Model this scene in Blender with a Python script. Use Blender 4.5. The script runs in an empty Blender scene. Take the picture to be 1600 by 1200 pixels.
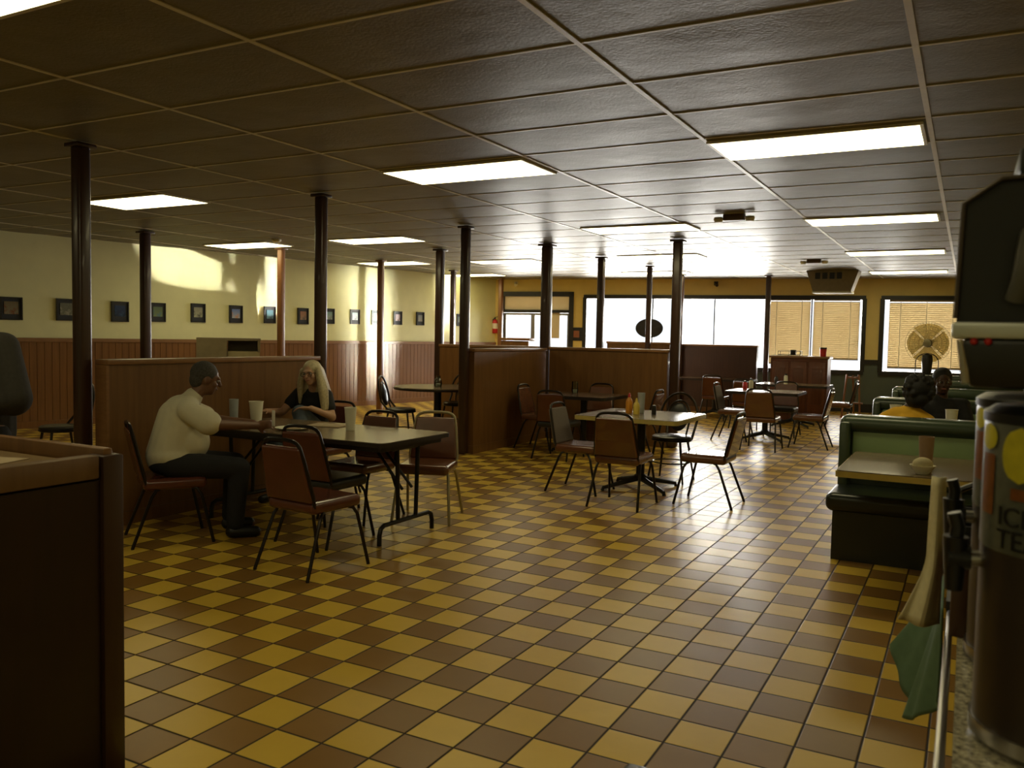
import bpy, bmesh, math, random
from mathutils import Vector, Matrix
random.seed(7)
PI = math.pi
scene = bpy.context.scene
COL = scene.collection
R = math.radians

# ------------------------------------------------------------------ camera
CAM = Vector((0, 0, 1.4932))
FPX = 1321.74
yaw, pit, roll = 0.4943, -0.0568, 0.0193
_fw = Vector((-math.sin(yaw)*math.cos(pit), math.cos(yaw)*math.cos(pit), math.sin(pit)))
_rt = Vector((math.cos(yaw), math.sin(yaw), 0))
_up = _rt.cross(_fw)
RT = _rt*math.cos(roll) + _up*math.sin(roll)
UP = -_rt*math.sin(roll) + _up*math.cos(roll)
FW = _fw
cam_d = bpy.data.cameras.new('camera')
cam = bpy.data.objects.new('camera', cam_d)
COL.objects.link(cam)
cam_d.sensor_width = 36
cam_d.lens = FPX/1600*36
cam_d.clip_start = 0.05
cam_d.clip_end = 200
M = Matrix((RT, UP, -FW)).transposed().to_4x4()
M.translation = CAM
cam.matrix_world = M
cam_d.dof.use_dof = True
cam_d.dof.focus_distance = 7.0
cam_d.dof.aperture_fstop = 6.3
scene.camera = cam

def ray(x, y):
    return RT*((x-800)/FPX) + UP*((600-y)/FPX) + FW
def on_plane(x, y, A, B):
    """point of the vertical plane through plan points A, B seen at a photo pixel"""
    n = Vector((-(B[1]-A[1]), B[0]-A[0], 0))
    d = ray(x, y)
    t = n.dot(Vector((A[0], A[1], 0))-Vector((CAM.x, CAM.y, 0)))/n.dot(d)
    return CAM+d*t
def at_y(x, y, Y):
    d = ray(x, y)
    return CAM+d*((Y-CAM.y)/d.y)
def at_z(x, y, z):
    d = ray(x, y)
    return CAM+d*((z-CAM.z)/d.z)

# ------------------------------------------------------------------ materials
def nt(name):
    m = bpy.data.materials.new(name)
    m.use_nodes = True
    t = m.node_tree
    b = t.nodes['Principled BSDF']
    return m, t, b
def lnk(t, a, b): t.links.new(a, b)
def mth(t, op, a, b=None, clamp=False):
    n = t.nodes.new('ShaderNodeMath'); n.operation = op; n.use_clamp = clamp
    for i, v in enumerate((a, b)):
        if v is None: continue
        if isinstance(v, (int, float)): n.inputs[i].default_value = v
        else: lnk(t, v, n.inputs[i])
    return n.outputs[0]
def mixc(t, f, a, b, blend='MIX'):
    n = t.nodes.new('ShaderNodeMix'); n.data_type = 'RGBA'; n.blend_type = blend
    if isinstance(f, (int, float)): n.inputs['Factor'].default_value = f
    else: lnk(t, f, n.inputs['Factor'])
    for k, v in (('A', a), ('B', b)):
        s = [i for i in n.inputs if i.name == k and i.type == 'RGBA'][0]
        if isinstance(v, tuple): s.default_value = (*v, 1)
        else: lnk(t, v, s)
    return [o for o in n.outputs if o.type == 'RGBA'][0]
def objco(t): return t.nodes.new('ShaderNodeTexCoord').outputs['Object']
def geopos(t): return t.nodes.new('ShaderNodeNewGeometry').outputs['Position']
def noise(t, co, scale, detail=3, rough=.5, stretch=None):
    if stretch:
        mp = t.nodes.new('ShaderNodeMapping'); mp.inputs['Scale'].default_value = stretch
        lnk(t, co, mp.inputs['Vector']); co = mp.outputs[0]
    n = t.nodes.new('ShaderNodeTexNoise'); n.inputs['Scale'].default_value = scale
    n.inputs['Detail'].default_value = detail; n.inputs['Roughness'].default_value = rough
    lnk(t, co, n.inputs['Vector']); return n.outputs['Fac']
def bump(t, b, h, dist=.002, st=.5):
    n = t.nodes.new('ShaderNodeBump'); n.inputs['Distance'].default_value = dist; n.inputs['Strength'].default_value = st
    lnk(t, h, n.inputs['Height']); lnk(t, n.outputs[0], b.inputs['Normal'])
def plain(name, col, rough=.5, metal=0, var=.12, sc=14, spec=.5, coat=0):
    m, t, b = nt(name)
    f = noise(t, objco(t), sc, 3)
    c2 = tuple(max(0, c*(1-var*2.2)) for c in col)
    lnk(t, mixc(t, f, tuple(min(1, c*(1+var)) for c in col), c2), b.inputs['Base Color'])
    b.inputs['Roughness'].default_value = rough
    b.inputs['Metallic'].default_value = metal
    b.inputs['Specular IOR Level'].default_value = spec
    b.inputs['Coat Weight'].default_value = coat
    return m
def wood(name, c1, c2, rough=.42, sc=3, stretch=(9, 9, .7), coat=.1):
    m, t, b = nt(name)
    co = geopos(t)
    f = noise(t, co, sc, 6, .6, stretch)
    f2 = noise(t, co, .8, 2)
    f3 = mth(t, 'MULTIPLY_ADD', f, 1.5); t.nodes[-1].inputs[2].default_value = -.25
    c = mixc(t, f3, c1, c2)
    c = mixc(t, mth(t, 'MULTIPLY', f2, .55), c, tuple(x*.55 for x in c2))
    lnk(t, c, b.inputs['Base Color'])
    b.inputs['Roughness'].default_value = rough
    b.inputs['Coat Weight'].default_value = coat
    bump(t, b, f, .001, .3)
    return m
def emit(name, col, st):
    m, t, b = nt(name)
    b.inputs['Base Color'].default_value = (*col, 1)
    b.inputs['Emission Color'].default_value = (*col, 1)
    b.inputs['Emission Strength'].default_value = st
    f = noise(t, objco(t), 3, 2)
    lnk(t, mixc(t, f, col, tuple(c*.93 for c in col)), b.inputs['Emission Color'])
    return m

TILE = 0.21531; OX = -11.339; OY = 9.786
def floor_mat():
    m, t, b = nt('checker_floor_tile')
    sp = t.nodes.new('ShaderNodeSeparateXYZ'); lnk(t, geopos(t), sp.inputs[0])
    u = mth(t, 'SUBTRACT', mth(t, 'DIVIDE', sp.outputs[0], TILE), OX-40)
    v = mth(t, 'SUBTRACT', mth(t, 'DIVIDE', sp.outputs[1], TILE), OY-40)
    # OX, OY already hold tile units
    fu, fv = mth(t, 'FLOOR', u), mth(t, 'FLOOR', v)
    par = mth(t, 'MODULO', mth(t, 'ADD', fu, fv), 2)
    cmb = t.nodes.new('ShaderNodeCombineXYZ'); lnk(t, fu, cmb.inputs[0]); lnk(t, fv, cmb.inputs[1])
    wn = t.nodes.new('ShaderNodeTexWhiteNoise'); lnk(t, cmb.outputs[0], wn.inputs['Vector'])
    tan = mixc(t, wn.outputs['Value'], (.70, .475, .060), (.78, .54, .085))
    brn = mixc(t, wn.outputs['Value'], (.25, .130, .026), (.32, .175, .042))
    c = mixc(t, par, brn, tan)
    nz = noise(t, geopos(t), 6, 4, .6)
    c = mixc(t, mth(t, 'MULTIPLY', nz, .5), c, mixc(t, par, (.19, .090, .018), (.56, .34, .035)))
    du = mth(t, 'ABSOLUTE', mth(t, 'SUBTRACT', mth(t, 'FRACT', u), .5))
    dv = mth(t, 'ABSOLUTE', mth(t, 'SUBTRACT', mth(t, 'FRACT', v), .5))
    mx = mth(t, 'MAXIMUM', du, dv)
    g = mth(t, 'MULTIPLY', mth(t, 'SUBTRACT', mx, .468), 45, True)
    c = mixc(t, g, c, (.022, .013, .008))
    lnk(t, c, b.inputs['Base Color'])
    rgh = mth(t, 'ADD', mth(t, 'MULTIPLY', g, .4), mth(t, 'ADD', .325, 0.0))
    lnk(t, rgh, b.inputs['Roughness'])
    b.inputs['Specular IOR Level'].default_value = .34
    bump(t, b, mth(t, 'SUBTRACT', 1, g), .003, .4)
    return m
def ceil_mat():
    m, t, b = nt('sagging_ceiling_tile')
    co = geopos(t)
    f = noise(t, co, 2.2, 4, .6)
    f2 = noise(t, co, 60, 2)
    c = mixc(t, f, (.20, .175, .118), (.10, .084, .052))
    lnk(t, c, b.inputs['Base Color'])
    b.inputs['Roughness'].default_value = .46
    b.inputs['Specular IOR Level'].default_value = .32
    b.inputs['Specular Tint'].default_value = (1, .9, .72, 1)
    bump(t, b, mth(t, 'ADD', mth(t, 'MULTIPLY', f2, .3), noise(t, co, 5, 3)), .012, .45)
    return m
def panel_mat():
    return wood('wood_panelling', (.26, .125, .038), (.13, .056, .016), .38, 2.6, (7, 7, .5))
MT = {}
MT['floor'] = floor_mat()
MT['ceil'] = ceil_mat()
MT['grid'] = plain('ceiling_grid_bar', (.62, .56, .42), .4, 0, .08)
MT['panel'] = panel_mat()
MT['panel_lt'] = wood('brightened_wood_panel', (.33, .155, .045), (.17, .07, .02), .38, 2.6, (7, 7, .5))  # brighter copy of the panelling: light on the half wall put into colour
MT['cap'] = wood('oak_cap', (.36, .185, .075), (.20, .09, .034), .35, 4, (2, 2, 9))
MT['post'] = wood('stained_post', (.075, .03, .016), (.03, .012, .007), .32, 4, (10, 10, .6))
MT['post_lt'] = wood('lit_post_brown_wood', (.32, .14, .05), (.17, .065, .022), .35, 4, (10, 10, .6))  # light on three posts is put into this brown; easel and column share it
MT['wall_l'] = plain('cream_wall_paint', (.74, .73, .42), .6, 0, .04, 5)
MT['wall_f'] = plain('mustard_wall_paint', (.76, .60, .22), .55, 0, .05, 5)
MT['wain'] = wood('wainscot_boards', (.30, .130, .032), (.15, .060, .014), .33, 3, (14, 14, .5))
MT['teal'] = plain('grey_green_dado', (.085, .11, .095), .5, 0, .08, 5)
MT['dark'] = plain('dark_window_frame', (.018, .016, .015), .4)
MT['black'] = plain('black_plastic', (.010, .010, .011), .35)
MT['tube'] = plain('dark_bronze_tube', (.03, .024, .02), .3, .7)
MT['tube_tan'] = plain('tan_steel_tube', (.38, .33, .20), .35, .5)
MT['vinyl'] = plain('maroon_vinyl', (.11, .030, .017), .27, 0, .12, 9, .5, .3)
MT['vinyl_b'] = plain('brown_vinyl', (.135, .050, .024), .24, 0, .12, 9, .5, .7)
MT['vinyl_k'] = plain('black_vinyl', (.02, .019, .019), .3, 0, .1, 9)
MT['fabric'] = plain('grey_fabric', (.20, .17, .15), .75, 0, .15, 90)
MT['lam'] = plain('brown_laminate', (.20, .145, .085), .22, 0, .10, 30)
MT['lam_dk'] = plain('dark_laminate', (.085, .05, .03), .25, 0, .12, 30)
MT['edge'] = plain('dark_table_edge', (.02, .014, .011), .4)
MT['brass'] = plain('pale_brass_edge', (.62, .50, .16), .3, .3)
MT['iron'] = plain('black_iron', (.014, .013, .012), .38, .4)
MT['steel'] = plain('brushed_steel', (.46, .44, .41), .28, 1, .06, 40)
MT['steel_dk'] = plain('dull_steel', (.085, .065, .05), .38, .7, .1, 20)
MT['foam'] = plain('white_foam_cup', (.78, .76, .62), .6, 0, .03)
MT['paper'] = plain('white_paper', (.75, .73, .66), .8, 0, .04)
MT['tanpaper'] = plain('tan_paper', (.42, .32, .20), .8, 0, .08)
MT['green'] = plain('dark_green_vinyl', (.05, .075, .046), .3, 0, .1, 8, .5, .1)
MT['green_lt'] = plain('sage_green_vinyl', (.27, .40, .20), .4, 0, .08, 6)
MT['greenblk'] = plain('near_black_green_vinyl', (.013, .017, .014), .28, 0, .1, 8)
MT['red'] = plain('red_plastic', (.55, .02, .02), .35)
MT['towel_c'] = plain('cream_towel', (.60, .54, .34), .9, 0, .1, 60)
MT['towel_g'] = plain('green_cloth', (.10, .17, .10), .9, 0, .12, 40)
MT['skin_d'] = plain('dark_skin', (.06, .026, .015), .5, 0, .06, 12)
MT['skin_m'] = plain('brown_skin', (.16, .075, .04), .5, 0, .06, 12)
MT['skin_l'] = plain('fair_skin', (.52, .31, .20), .5, 0, .05, 12)
MT['hair_gk'] = plain('greying_black_hair', (.07, .065, .06), .8, 0, .5, 110)
MT['hair_blond'] = plain('ash_blond_hair', (.56, .48, .29), .5, 0, .25, 60)
MT['hair_k'] = plain('black_curly_hair', (.008, .007, .007), .7, 0, .4, 80)
MT['shirt_w'] = plain('white_shirt_cloth', (.66, .62, .46), .85, 0, .05, 12)
MT['cloth_k'] = plain('black_cloth', (.012, .012, .014), .8, 0, .2, 20)
MT['navy'] = plain('dark_trouser_cloth', (.012, .012, .015), .85, 0, .2, 20)
MT['jeans'] = plain('faded_denim', (.10, .13, .17), .85, 0, .2, 40)
MT['yellow'] = plain('yellow_cloth', (.72, .40, .02), .8, 0, .06, 12)
MT['charcoal'] = plain('charcoal_knit', (.026, .023, .018), .9, 0, .2, 60)
MT['shoe'] = plain('black_shoe', (.01, .01, .01), .4)
MT['eye'] = plain('eye_white', (.34, .31, .27), .3)
MT['lip'] = plain('lip_tone', (.36, .13, .10), .5)
MT['blind'] = None

def mix_glass(name, tint=(1, 1, 1), gloss=.06):
    m = bpy.data.materials.new(name); m.use_nodes = True
    t = m.node_tree; t.nodes.clear()
    o = t.nodes.new('ShaderNodeOutputMaterial')
    tr = t.nodes.new('ShaderNodeBsdfTransparent'); tr.inputs[0].default_value = (*tint, 1)
    gl = t.nodes.new('ShaderNodeBsdfGlossy'); gl.inputs['Roughness'].default_value = .03
    fr = t.nodes.new('ShaderNodeFresnel'); fr.inputs[0].default_value = 1.45
    mx = t.nodes.new('ShaderNodeMixShader')
    lnk(t, fr.outputs[0], mx.inputs[0]); lnk(t, tr.outputs[0], mx.inputs[1]); lnk(t, gl.outputs[0], mx.inputs[2])
    lnk(t, mx.outputs[0], o.inputs[0])
    return m
MT['glass'] = mix_glass('window_glass')
MT['clear'] = mix_glass('clear_glass', (.86, .90, .88))
def blind_mat():
    m = bpy.data.materials.new('tan_blind_slats'); m.use_nodes = True
    t = m.node_tree; t.nodes.clear()
    o = t.nodes.new('ShaderNodeOutputMaterial')
    d = t.nodes.new('ShaderNodeBsdfDiffuse'); tr = t.nodes.new('ShaderNodeBsdfTranslucent')
    f = noise(t, geopos(t), 2, 2)
    c = mixc(t, f, (.68, .60, .43), (.58, .49, .33))
    lnk(t, c, d.inputs[0]); lnk(t, c, tr.inputs[0])
    mx = t.nodes.new('ShaderNodeMixShader'); mx.inputs[0].default_value = .12
    lnk(t, d.outputs[0], mx.inputs[1]); lnk(t, tr.outputs[0], mx.inputs[2]); lnk(t, mx.outputs[0], o.inputs[0])
    return m
MT['blind'] = blind_mat()
MT['tube_on'] = emit('troffer_diffuser', (1.0, .88, .48), 6.2)

def granite():
    m, t, b = nt('speckled_granite')
    co = geopos(t)
    v = t.nodes.new('ShaderNodeTexVoronoi'); v.inputs['Scale'].default_value = 160; lnk(t, co, v.inputs['Vector'])
    f = noise(t, co, 90, 4, .7)
    c = mixc(t, mth(t, 'MULTIPLY', mth(t, 'SUBTRACT', f, .36), 3.6, True), (.05, .045, .035), (.66, .60, .42))
    c = mixc(t, mth(t, 'MULTIPLY', v.outputs['Distance'], .5, True), c, (.30, .26, .17))
    lnk(t, c, b.inputs['Base Color']); b.inputs['Roughness'].default_value = .25
    return m
MT['granite'] = granite()
def photo_mat(i, c1, c2, c3):
    m, t, b = nt('small_print')
    co = objco(t)
    f = noise(t, co, 22, 4, .6)
    sp = t.nodes.new('ShaderNodeSeparateXYZ'); lnk(t, co, sp.inputs[0])
    g = mth(t, 'MULTIPLY_ADD', sp.outputs[2], 4.0); t.nodes[-1].inputs[2].default_value = .5
    c = mixc(t, mth(t, 'MULTIPLY', g, 1.0, True), c2, c1)
    f2 = mth(t, 'MULTIPLY', mth(t, 'SUBTRACT', f, .5), 5, True)
    c = mixc(t, f2, c, c3)
    lnk(t, c, b.inputs['Base Color']); b.inputs['Roughness'].default_value = .25
    return m

# ------------------------------------------------------------------ mesh helpers
class MB:
    def __init__(s): s.bm = bmesh.new()
    def box(s, c, d, rz=0, bev=0, seg=2, rot=None, taper=None):
        r = bmesh.ops.create_cube(s.bm, size=1)
        vs = r['verts']
        for v in vs:
            v.co = Vector((v.co.x*d[0], v.co.y*d[1], v.co.z*d[2]))
            if taper and v.co.z > 0: v.co.x *= taper[0]; v.co.y *= taper[1]
        if bev:
            es = list({e for v in vs for e in v.link_edges})
            q = bmesh.ops.bevel(s.bm, geom=es, offset=bev, segments=seg, affect='EDGES', profile=.5)
            vs = list({v for f in q['faces'] for v in f.verts} | {v for v in vs if v.is_valid})
        mt = Matrix.Translation(Vector(c)) @ (rot.to_4x4() if rot is not None else Matrix.Rotation(rz, 4, 'Z'))
        bmesh.ops.transform(s.bm, matrix=mt, verts=[v for v in vs if v.is_valid])
        return s
    def tube(s, pts, r, n=8, closed=False, rads=None, caps=True):
        pts = [Vector(p) for p in pts]; N = len(pts)
        rings = []
        ref = None
        for i, p in enumerate(pts):
            a = pts[(i-1) % N] if (closed or i > 0) else p
            b = pts[(i+1) % N] if (closed or i < N-1) else p
            t = (b-a)
            if t.length < 1e-9: t = Vector((0, 0, 1))
            t.normalize()
            if ref is None:
                ref = Vector((0, 0, 1)) if abs(t.z) < .9 else Vector((1, 0, 0))
            x = ref - t*ref.dot(t)
            if x.length < 1e-4:
                x = Vector((1, 0, 0)) - t*t.x
            x.normalize(); ref = x
            y = t.cross(x)
            rr = rads[i] if rads else r
            rings.append([s.bm.verts.new(p+(x*math.cos(2*PI*k/n)+y*math.sin(2*PI*k/n))*rr) for k in range(n)])
        L = N if closed else N-1
        for i in range(L):
            A, B = rings[i], rings[(i+1) % N]
            for k in range(n):
                s.bm.faces.new((A[k], A[(k+1) % n], B[(k+1) % n], B[k]))
        if not closed and caps:
            s.bm.faces.new(rings[0][::-1]); s.bm.faces.new(rings[-1])
        return s
    def lathe(s, prof, c=(0, 0, 0), n=24, mat=None):
        c = Vector(c); rings = []
        for r, z in prof:
            if r < 1e-6: rings.append([s.bm.verts.new(c+Vector((0, 0, z)))])
            else: rings.append([s.bm.verts.new(c+Vector((r*math.cos(2*PI*k/n), r*math.sin(2*PI*k/n), z))) for k in range(n)])
        vs = [v for q in rings for v in q]
        for A, B in zip(rings, rings[1:]):
            for k in range(n):
                k2 = (k+1) % n
                if len(A) == 1 and len(B) == 1: continue
                if len(A) == 1: s.bm.faces.new((A[0], B[k2], B[k]))
                elif len(B) == 1: s.bm.faces.new((A[k], A[k2], B[0]))
                else: s.bm.faces.new((A[k], A[k2], B[k2], B[k]))
        if mat is not None: bmesh.ops.transform(s.bm, matrix=mat, verts=vs)
        return s
    def prism(s, poly, z0, z1, mat=None):
        a = [s.bm.verts.new((x, y, z0)) for x, y in poly]; b = [s.bm.verts.new((x, y, z1)) for x, y in poly]
        n = len(poly)
        s.bm.faces.new(a[::-1]); s.bm.faces.new(b)
        for k in range(n): s.bm.faces.new((a[k], a[(k+1) % n], b[(k+1) % n], b[k]))
        if mat is not None: bmesh.ops.transform(s.bm, matrix=mat, verts=a+b)
        return s
    def ball(s, c, rad, rot=None, u=20, v=12):
        r = bmesh.ops.create_uvsphere(s.bm, u_segments=u, v_segments=v, radius=1)
        if isinstance(rad, (int, float)): rad = (rad,)*3
        m = Matrix.Translation(Vector(c)) @ (rot.to_4x4() if rot is not None else Matrix.Identity(4)) @ Matrix.Diagonal((*rad, 1))
        bmesh.ops.transform(s.bm, matrix=m, verts=r['verts']); return s
    def cap(s, p0, p1, r0, r1, n=16):
        """capsule that tapers from r0 to r1"""
        p0, p1 = Vector(p0), Vector(p1)
        d = p1-p0; L = d.length
        q = d.to_track_quat('Z', 'Y').to_matrix().to_4x4() if L > 1e-6 else Matrix.Identity(4)
        prof = [(r0*math.cos(a), r0*math.sin(a)) for a in [R(-90+15*k) for k in range(7)]]
        prof += [(r1*math.cos(a), L+r1*math.sin(a)) for a in [R(15*k) for k in range(7)]]
        prof[0] = (0, -r0); prof[-1] = (0, L+r1)
        return s.lathe(prof, (0, 0, 0), n, Matrix.Translation(p0) @ q)
    def sheet(s, grid, closed=False):
        g = [[s.bm.verts.new(p) for p in row] for row in grid]
        for i in range(len(g)-1):
            for j in range(len(g[0])-1):
                s.bm.faces.new((g[i][j], g[i][j+1], g[i+1][j+1], g[i+1][j]))
        return s

def finish(o, parent):
    COL.objects.link(o)
    if parent is not None: o.parent = parent
    return o
def obj(name, mb, mat, parent=None, smooth=True, loc=None, angle=40):
    bm = mb.bm
    bmesh.ops.recalc_face_normals(bm, faces=bm.faces)
    me = bpy.data.meshes.new(name); bm.to_mesh(me); bm.free()
    if smooth:
        for p in me.polygons: p.use_smooth = True
        try: me.set_sharp_from_angle(angle=R(angle))
        except Exception: pass
    me.materials.append(mat)
    o = bpy.data.objects.new(name, me)
    if name in ('seat', 'seat_cushion', 'top_roll', 'backrest'):
        wn = o.modifiers.new('weighted', 'WEIGHTED_NORMAL'); wn.keep_sharp = True; wn.weight = 100
    if loc is not None: o.location = loc
    return finish(o, parent)
def tag(o, label=None, cat=None, group=None, kind=None):
    for k, v in (('label', label), ('category', cat), ('group', group), ('kind', kind)):
        if v: o[k] = v
    return o
def thing(name, label, cat, loc=(0, 0, 0), rz=0, group=None):
    o = bpy.data.objects.new(name, None); COL.objects.link(o)
    o.empty_display_size = .1
    o.location = loc; o.rotation_euler = (0, 0, rz)
    return tag(o, label, cat, group)
def struct(name, mb, mat, parent=None, smooth=False):
    o = obj(name, mb, mat, parent, smooth)
    if parent is None: o['kind'] = 'structure'
    return o
KIDS = {}
def kids(r): return [o for o in r.children]
def dup(root, loc, rz, label, group=None):
    r = root.copy(); COL.objects.link(r)
    r.location = loc; r.rotation_euler = (0, 0, rz); r['label'] = label
    if group: r['group'] = group
    for ch in list(root.children):
        c = ch.copy(); COL.objects.link(c); c.parent = r
        for g in list(ch.children):
            d = g.copy(); COL.objects.link(d); d.parent = c
    return r
def blob(name, build, mat, parent=None, voxel=.008, smooth=4, loc=None, rz=0):
    """union of overlapping closed shapes grown into ONE continuous skin"""
    mb = MB(); build(mb)
    bmesh.ops.recalc_face_normals(mb.bm, faces=mb.bm.faces)
    me = bpy.data.meshes.new('tmp'); mb.bm.to_mesh(me); mb.bm.free()
    o = bpy.data.objects.new('tmp', me); COL.objects.link(o)
    md = o.modifiers.new('r', 'REMESH'); md.mode = 'VOXEL'; md.voxel_size = voxel
    if smooth:
        ms = o.modifiers.new('s', 'SMOOTH'); ms.factor = .5; ms.iterations = smooth
    dg = bpy.context.evaluated_depsgraph_get(); dg.update()
    me2 = bpy.data.meshes.new_from_object(o.evaluated_get(dg), depsgraph=dg)
    bpy.data.objects.remove(o); bpy.data.meshes.remove(me)
    me2.name = name
    me2.materials.clear(); me2.materials.append(mat)
    for p in me2.polygons: p.use_smooth = True
    q = bpy.data.objects.new(name, me2)
    if loc is not None: q.location = loc; q.rotation_euler = (0, 0, rz)
    return finish(q, parent)
def arc(c, r, a0, a1, n, ax='xy'):
    out = []
    for k in range(n+1):
        a = R(a0+(a1-a0)*k/n); x, y = r*math.cos(a), r*math.sin(a)
        out.append(Vector(c)+(Vector((x, y, 0)) if ax == 'xy' else Vector((x, 0, y)) if ax == 'xz' else Vector((0, x, y))))
    return out

# ================================================================== THE SETTING
ZC = 2.8513
LA, LB = (-12.2, 7.2), (-10.2, 18.0)
FA, FB = (-10.2, 18.0), (3.0, 20.4)
lu = Vector((LB[0]-LA[0], LB[1]-LA[1], 0)).normalized()
ln = Vector((lu.y, -lu.x, 0))          # into the room
fu_ = Vector((FB[0]-FA[0], FB[1]-FA[1], 0)).normalized()
fn = Vector((fu_.y, -fu_.x, 0))        # into the room
LROT = math.atan2(lu.y, lu.x); FROT = math.atan2(fu_.y, fu_.x)
def LP(s, d=0, z=0):  # s along left wall measured from the far corner toward the camera (negative = nearer)
    return Vector((LB[0], LB[1], 0))+lu*s+ln*d+Vector((0, 0, z))
def FP(u, d=0, z=0):
    return Vector((FA[0], FA[1], 0))+fu_*u+fn*d+Vector((0, 0, z))
def fbox(mb, u0, u1, z0, z1, d0, d1, bev=0):
    return mb.box(FP((u0+u1)/2, (d0+d1)/2, (z0+z1)/2), (u1-u0, d1-d0, z1-z0), FROT, bev)
def lbox(mb, s0, s1, z0, z1, d0, d1, bev=0):
    return mb.box(LP((s0+s1)/2, (d0+d1)/2, (z0+z1)/2), (abs(s1-s0), abs(d1-d0), z1-z0), LROT, bev)
XR, YB = 1.7, -2.4
UR = (XR+10.2)/fu_.x

mb = MB(); mb.prism([(-14.6, YB-.3), (XR+.3, YB-.3), (XR+.3, 20.6), (-14.6, 20.6)], -.1, 0)
struct('floor', mb, MT['floor'])

# ceiling: two-by-four foot tiles that sag between the grid bars
GX, GY, PXc, PYc = -1.6544, 3.6553, 1.37770, .68885
mb = MB()
i0, i1, j0, j1 = -8, 25, -10, 3
nx, ny = 6, 6
for i in range(i0, i1):
    for j in range(j0, j1):
        sag = random.uniform(.002, .007)
        x0, y0 = GX+j*PXc, GY+i*PYc
        g = [[(x0+PXc*a/nx, y0+PYc*b/ny, ZC+.003-sag*math.sin(PI*a/nx)**.8*math.sin(PI*b/ny)) for a in range(nx+1)] for b in range(ny+1)]
        mb.sheet(g)
mb.prism([(-14.6, YB-.3), (XR+.3, YB-.3), (XR+.3, 20.8), (-14.6, 20.8)], ZC+.05, ZC+.15)
struct('ceiling', mb, MT['ceil'], smooth=True)
mb = MB()
for j in range(j0, j1+1):
    mb.box((GX+j*PXc, 9.5, ZC+.0005), (.030, 23, .006))
for i in range(i0, i1+1):
    mb.box((-6.4, GY+i*PYc, ZC+.001), (16.5, .018, .005))
struct('trim_1', mb, MT['grid'])

# left wall and its panelled lower part
SL0 = -(18.0-YB)/lu.y-.5
mb = MB(); lbox(mb, SL0, .15, 0, ZC+.05, -.15, 0)
struct('wall_left', mb, MT['wall_l'])
WZ = 1.30
mb = MB()
lbox(mb, SL0, 0, 0.0, WZ, 0, .012)
n = 200; w = -SL0/n
for k in range(n):      # shiplap boards standing side by side
    lbox(mb, SL0+k*w+.004, SL0+(k+1)*w-.004, .08, WZ-.03, .012, .020)
struct('wall_left_wainscot', mb, MT['wain'])
mb = MB(); lbox(mb, SL0, 0, WZ-.03, WZ+.03, 0, .04, .006)
struct('trim_2', mb, MT['cap'])
mb = MB(); lbox(mb, SL0, 0, 0, .1, .02, .035)
struct('baseboard_left', mb, MT['wain'])

# far wall with its openings (u measured from the far left corner)
def UX(px, py): 
    P = on_plane(px, py, FA, FB); return (P-Vector((FA[0], FA[1], 0))).dot(fu_), P.z
D0, D1, DZ = .17, 1.90, 2.50
W0, W1, WZ0, WZ1 = 2.25, 8.31, .87, 2.43
V0, V1 = 8.70, 10.30
mb = MB()
def fw_(u0, u1, z0, z1): fbox(mb, u0, u1, z0, z1, -.18, 0)
fw_(-.15, D0, 0, ZC+.05); fw_(D0, D1, DZ, ZC+.05); fw_(D1, W0, 1.1, ZC+.05)
fw_(W0, W1, WZ1, ZC+.05); fw_(W1, V0, 1.1, ZC+.05); fw_(V0, V1, WZ1, ZC+.05); fw_(V1, UR+.2, 1.1, ZC+.05)
struct('wall_far', mb, MT['wall_f'])
mb = MB()
fw_(D1, UR+.2, 0, WZ0); fw_(D1, W0, WZ0, 1.1); fw_(W1, V0, WZ0, 1.1); fw_(V1, UR+.2, WZ0, 1.1)
struct('wall_far_dado', mb, MT['teal'])
mb = MB()
fbox(mb, D1+.1, W0-.02, 1.03, 1.13, 0, .03); fbox(mb, W1+.04, V0-.04, 1.03, 1.13, 0, .03); fbox(mb, V1+.04, UR, 1.03, 1.13, 0, .03)
struct('trim_3', mb, MT['dark'])
mb = MB(); fbox(mb, D1+.1, UR, 0, .18, 0, .02)
struct('baseboard_far', mb, MT['dark'])
mb = MB(); mb.box((XR+.1, 9.3, ZC/2), (.2, 22.5, ZC+.1)); struct('wall_right', mb, MT['wall_f'])
mb = MB(); mb.box((-6.4, YB-.1, ZC/2), (16.6, .2, ZC+.1)); struct('wall_back', mb, MT['wall_l'])

def window(name, u0, u1, z0, z1, mulls, fwid=.09):
    mb = MB()
    fbox(mb, u0-fwid*.5, u1+fwid*.5, z1-fwid*.3, z1+fwid*.7, -.12, .03); fbox(mb, u0-fwid*.5, u1+fwid*.5, z0-fwid*.7, z0+.03, -.12, .05)
    fbox(mb, u0-fwid*.7, u0+fwid*.3, z0, z1, -.12, .03); fbox(mb, u1-fwid*.3, u1+fwid*.7, z0, z1, -.12, .03)
    w = obj(name, mb, MT['dark'], None, False); w['kind'] = 'structure'
    for m in mulls:
        mb = MB(); fbox(mb, m-.014, m+.014, z0, z1, -.11, -.05); obj('mullion', mb, MT['dark'], w, False)
    ed = [u0]+list(mulls)+[u1]
    for a, b in zip(ed, ed[1:]):
        mb = MB(); fbox(mb, a+.012, b-.012, z0+.03, z1-.03, -.085, -.079); obj('pane', mb, MT['glass'], w, False)
    return w
mull = [UX(1117, 470)[0], UX(1198, 470)[0], UX(1269, 470)[0], UX(1020, 470)[0], UX(936, 470)[0]]
window('window_1', W0, W1, WZ0, WZ1, sorted(mull))
window('window_2', V0, V1, WZ0, WZ1, [])
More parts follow.
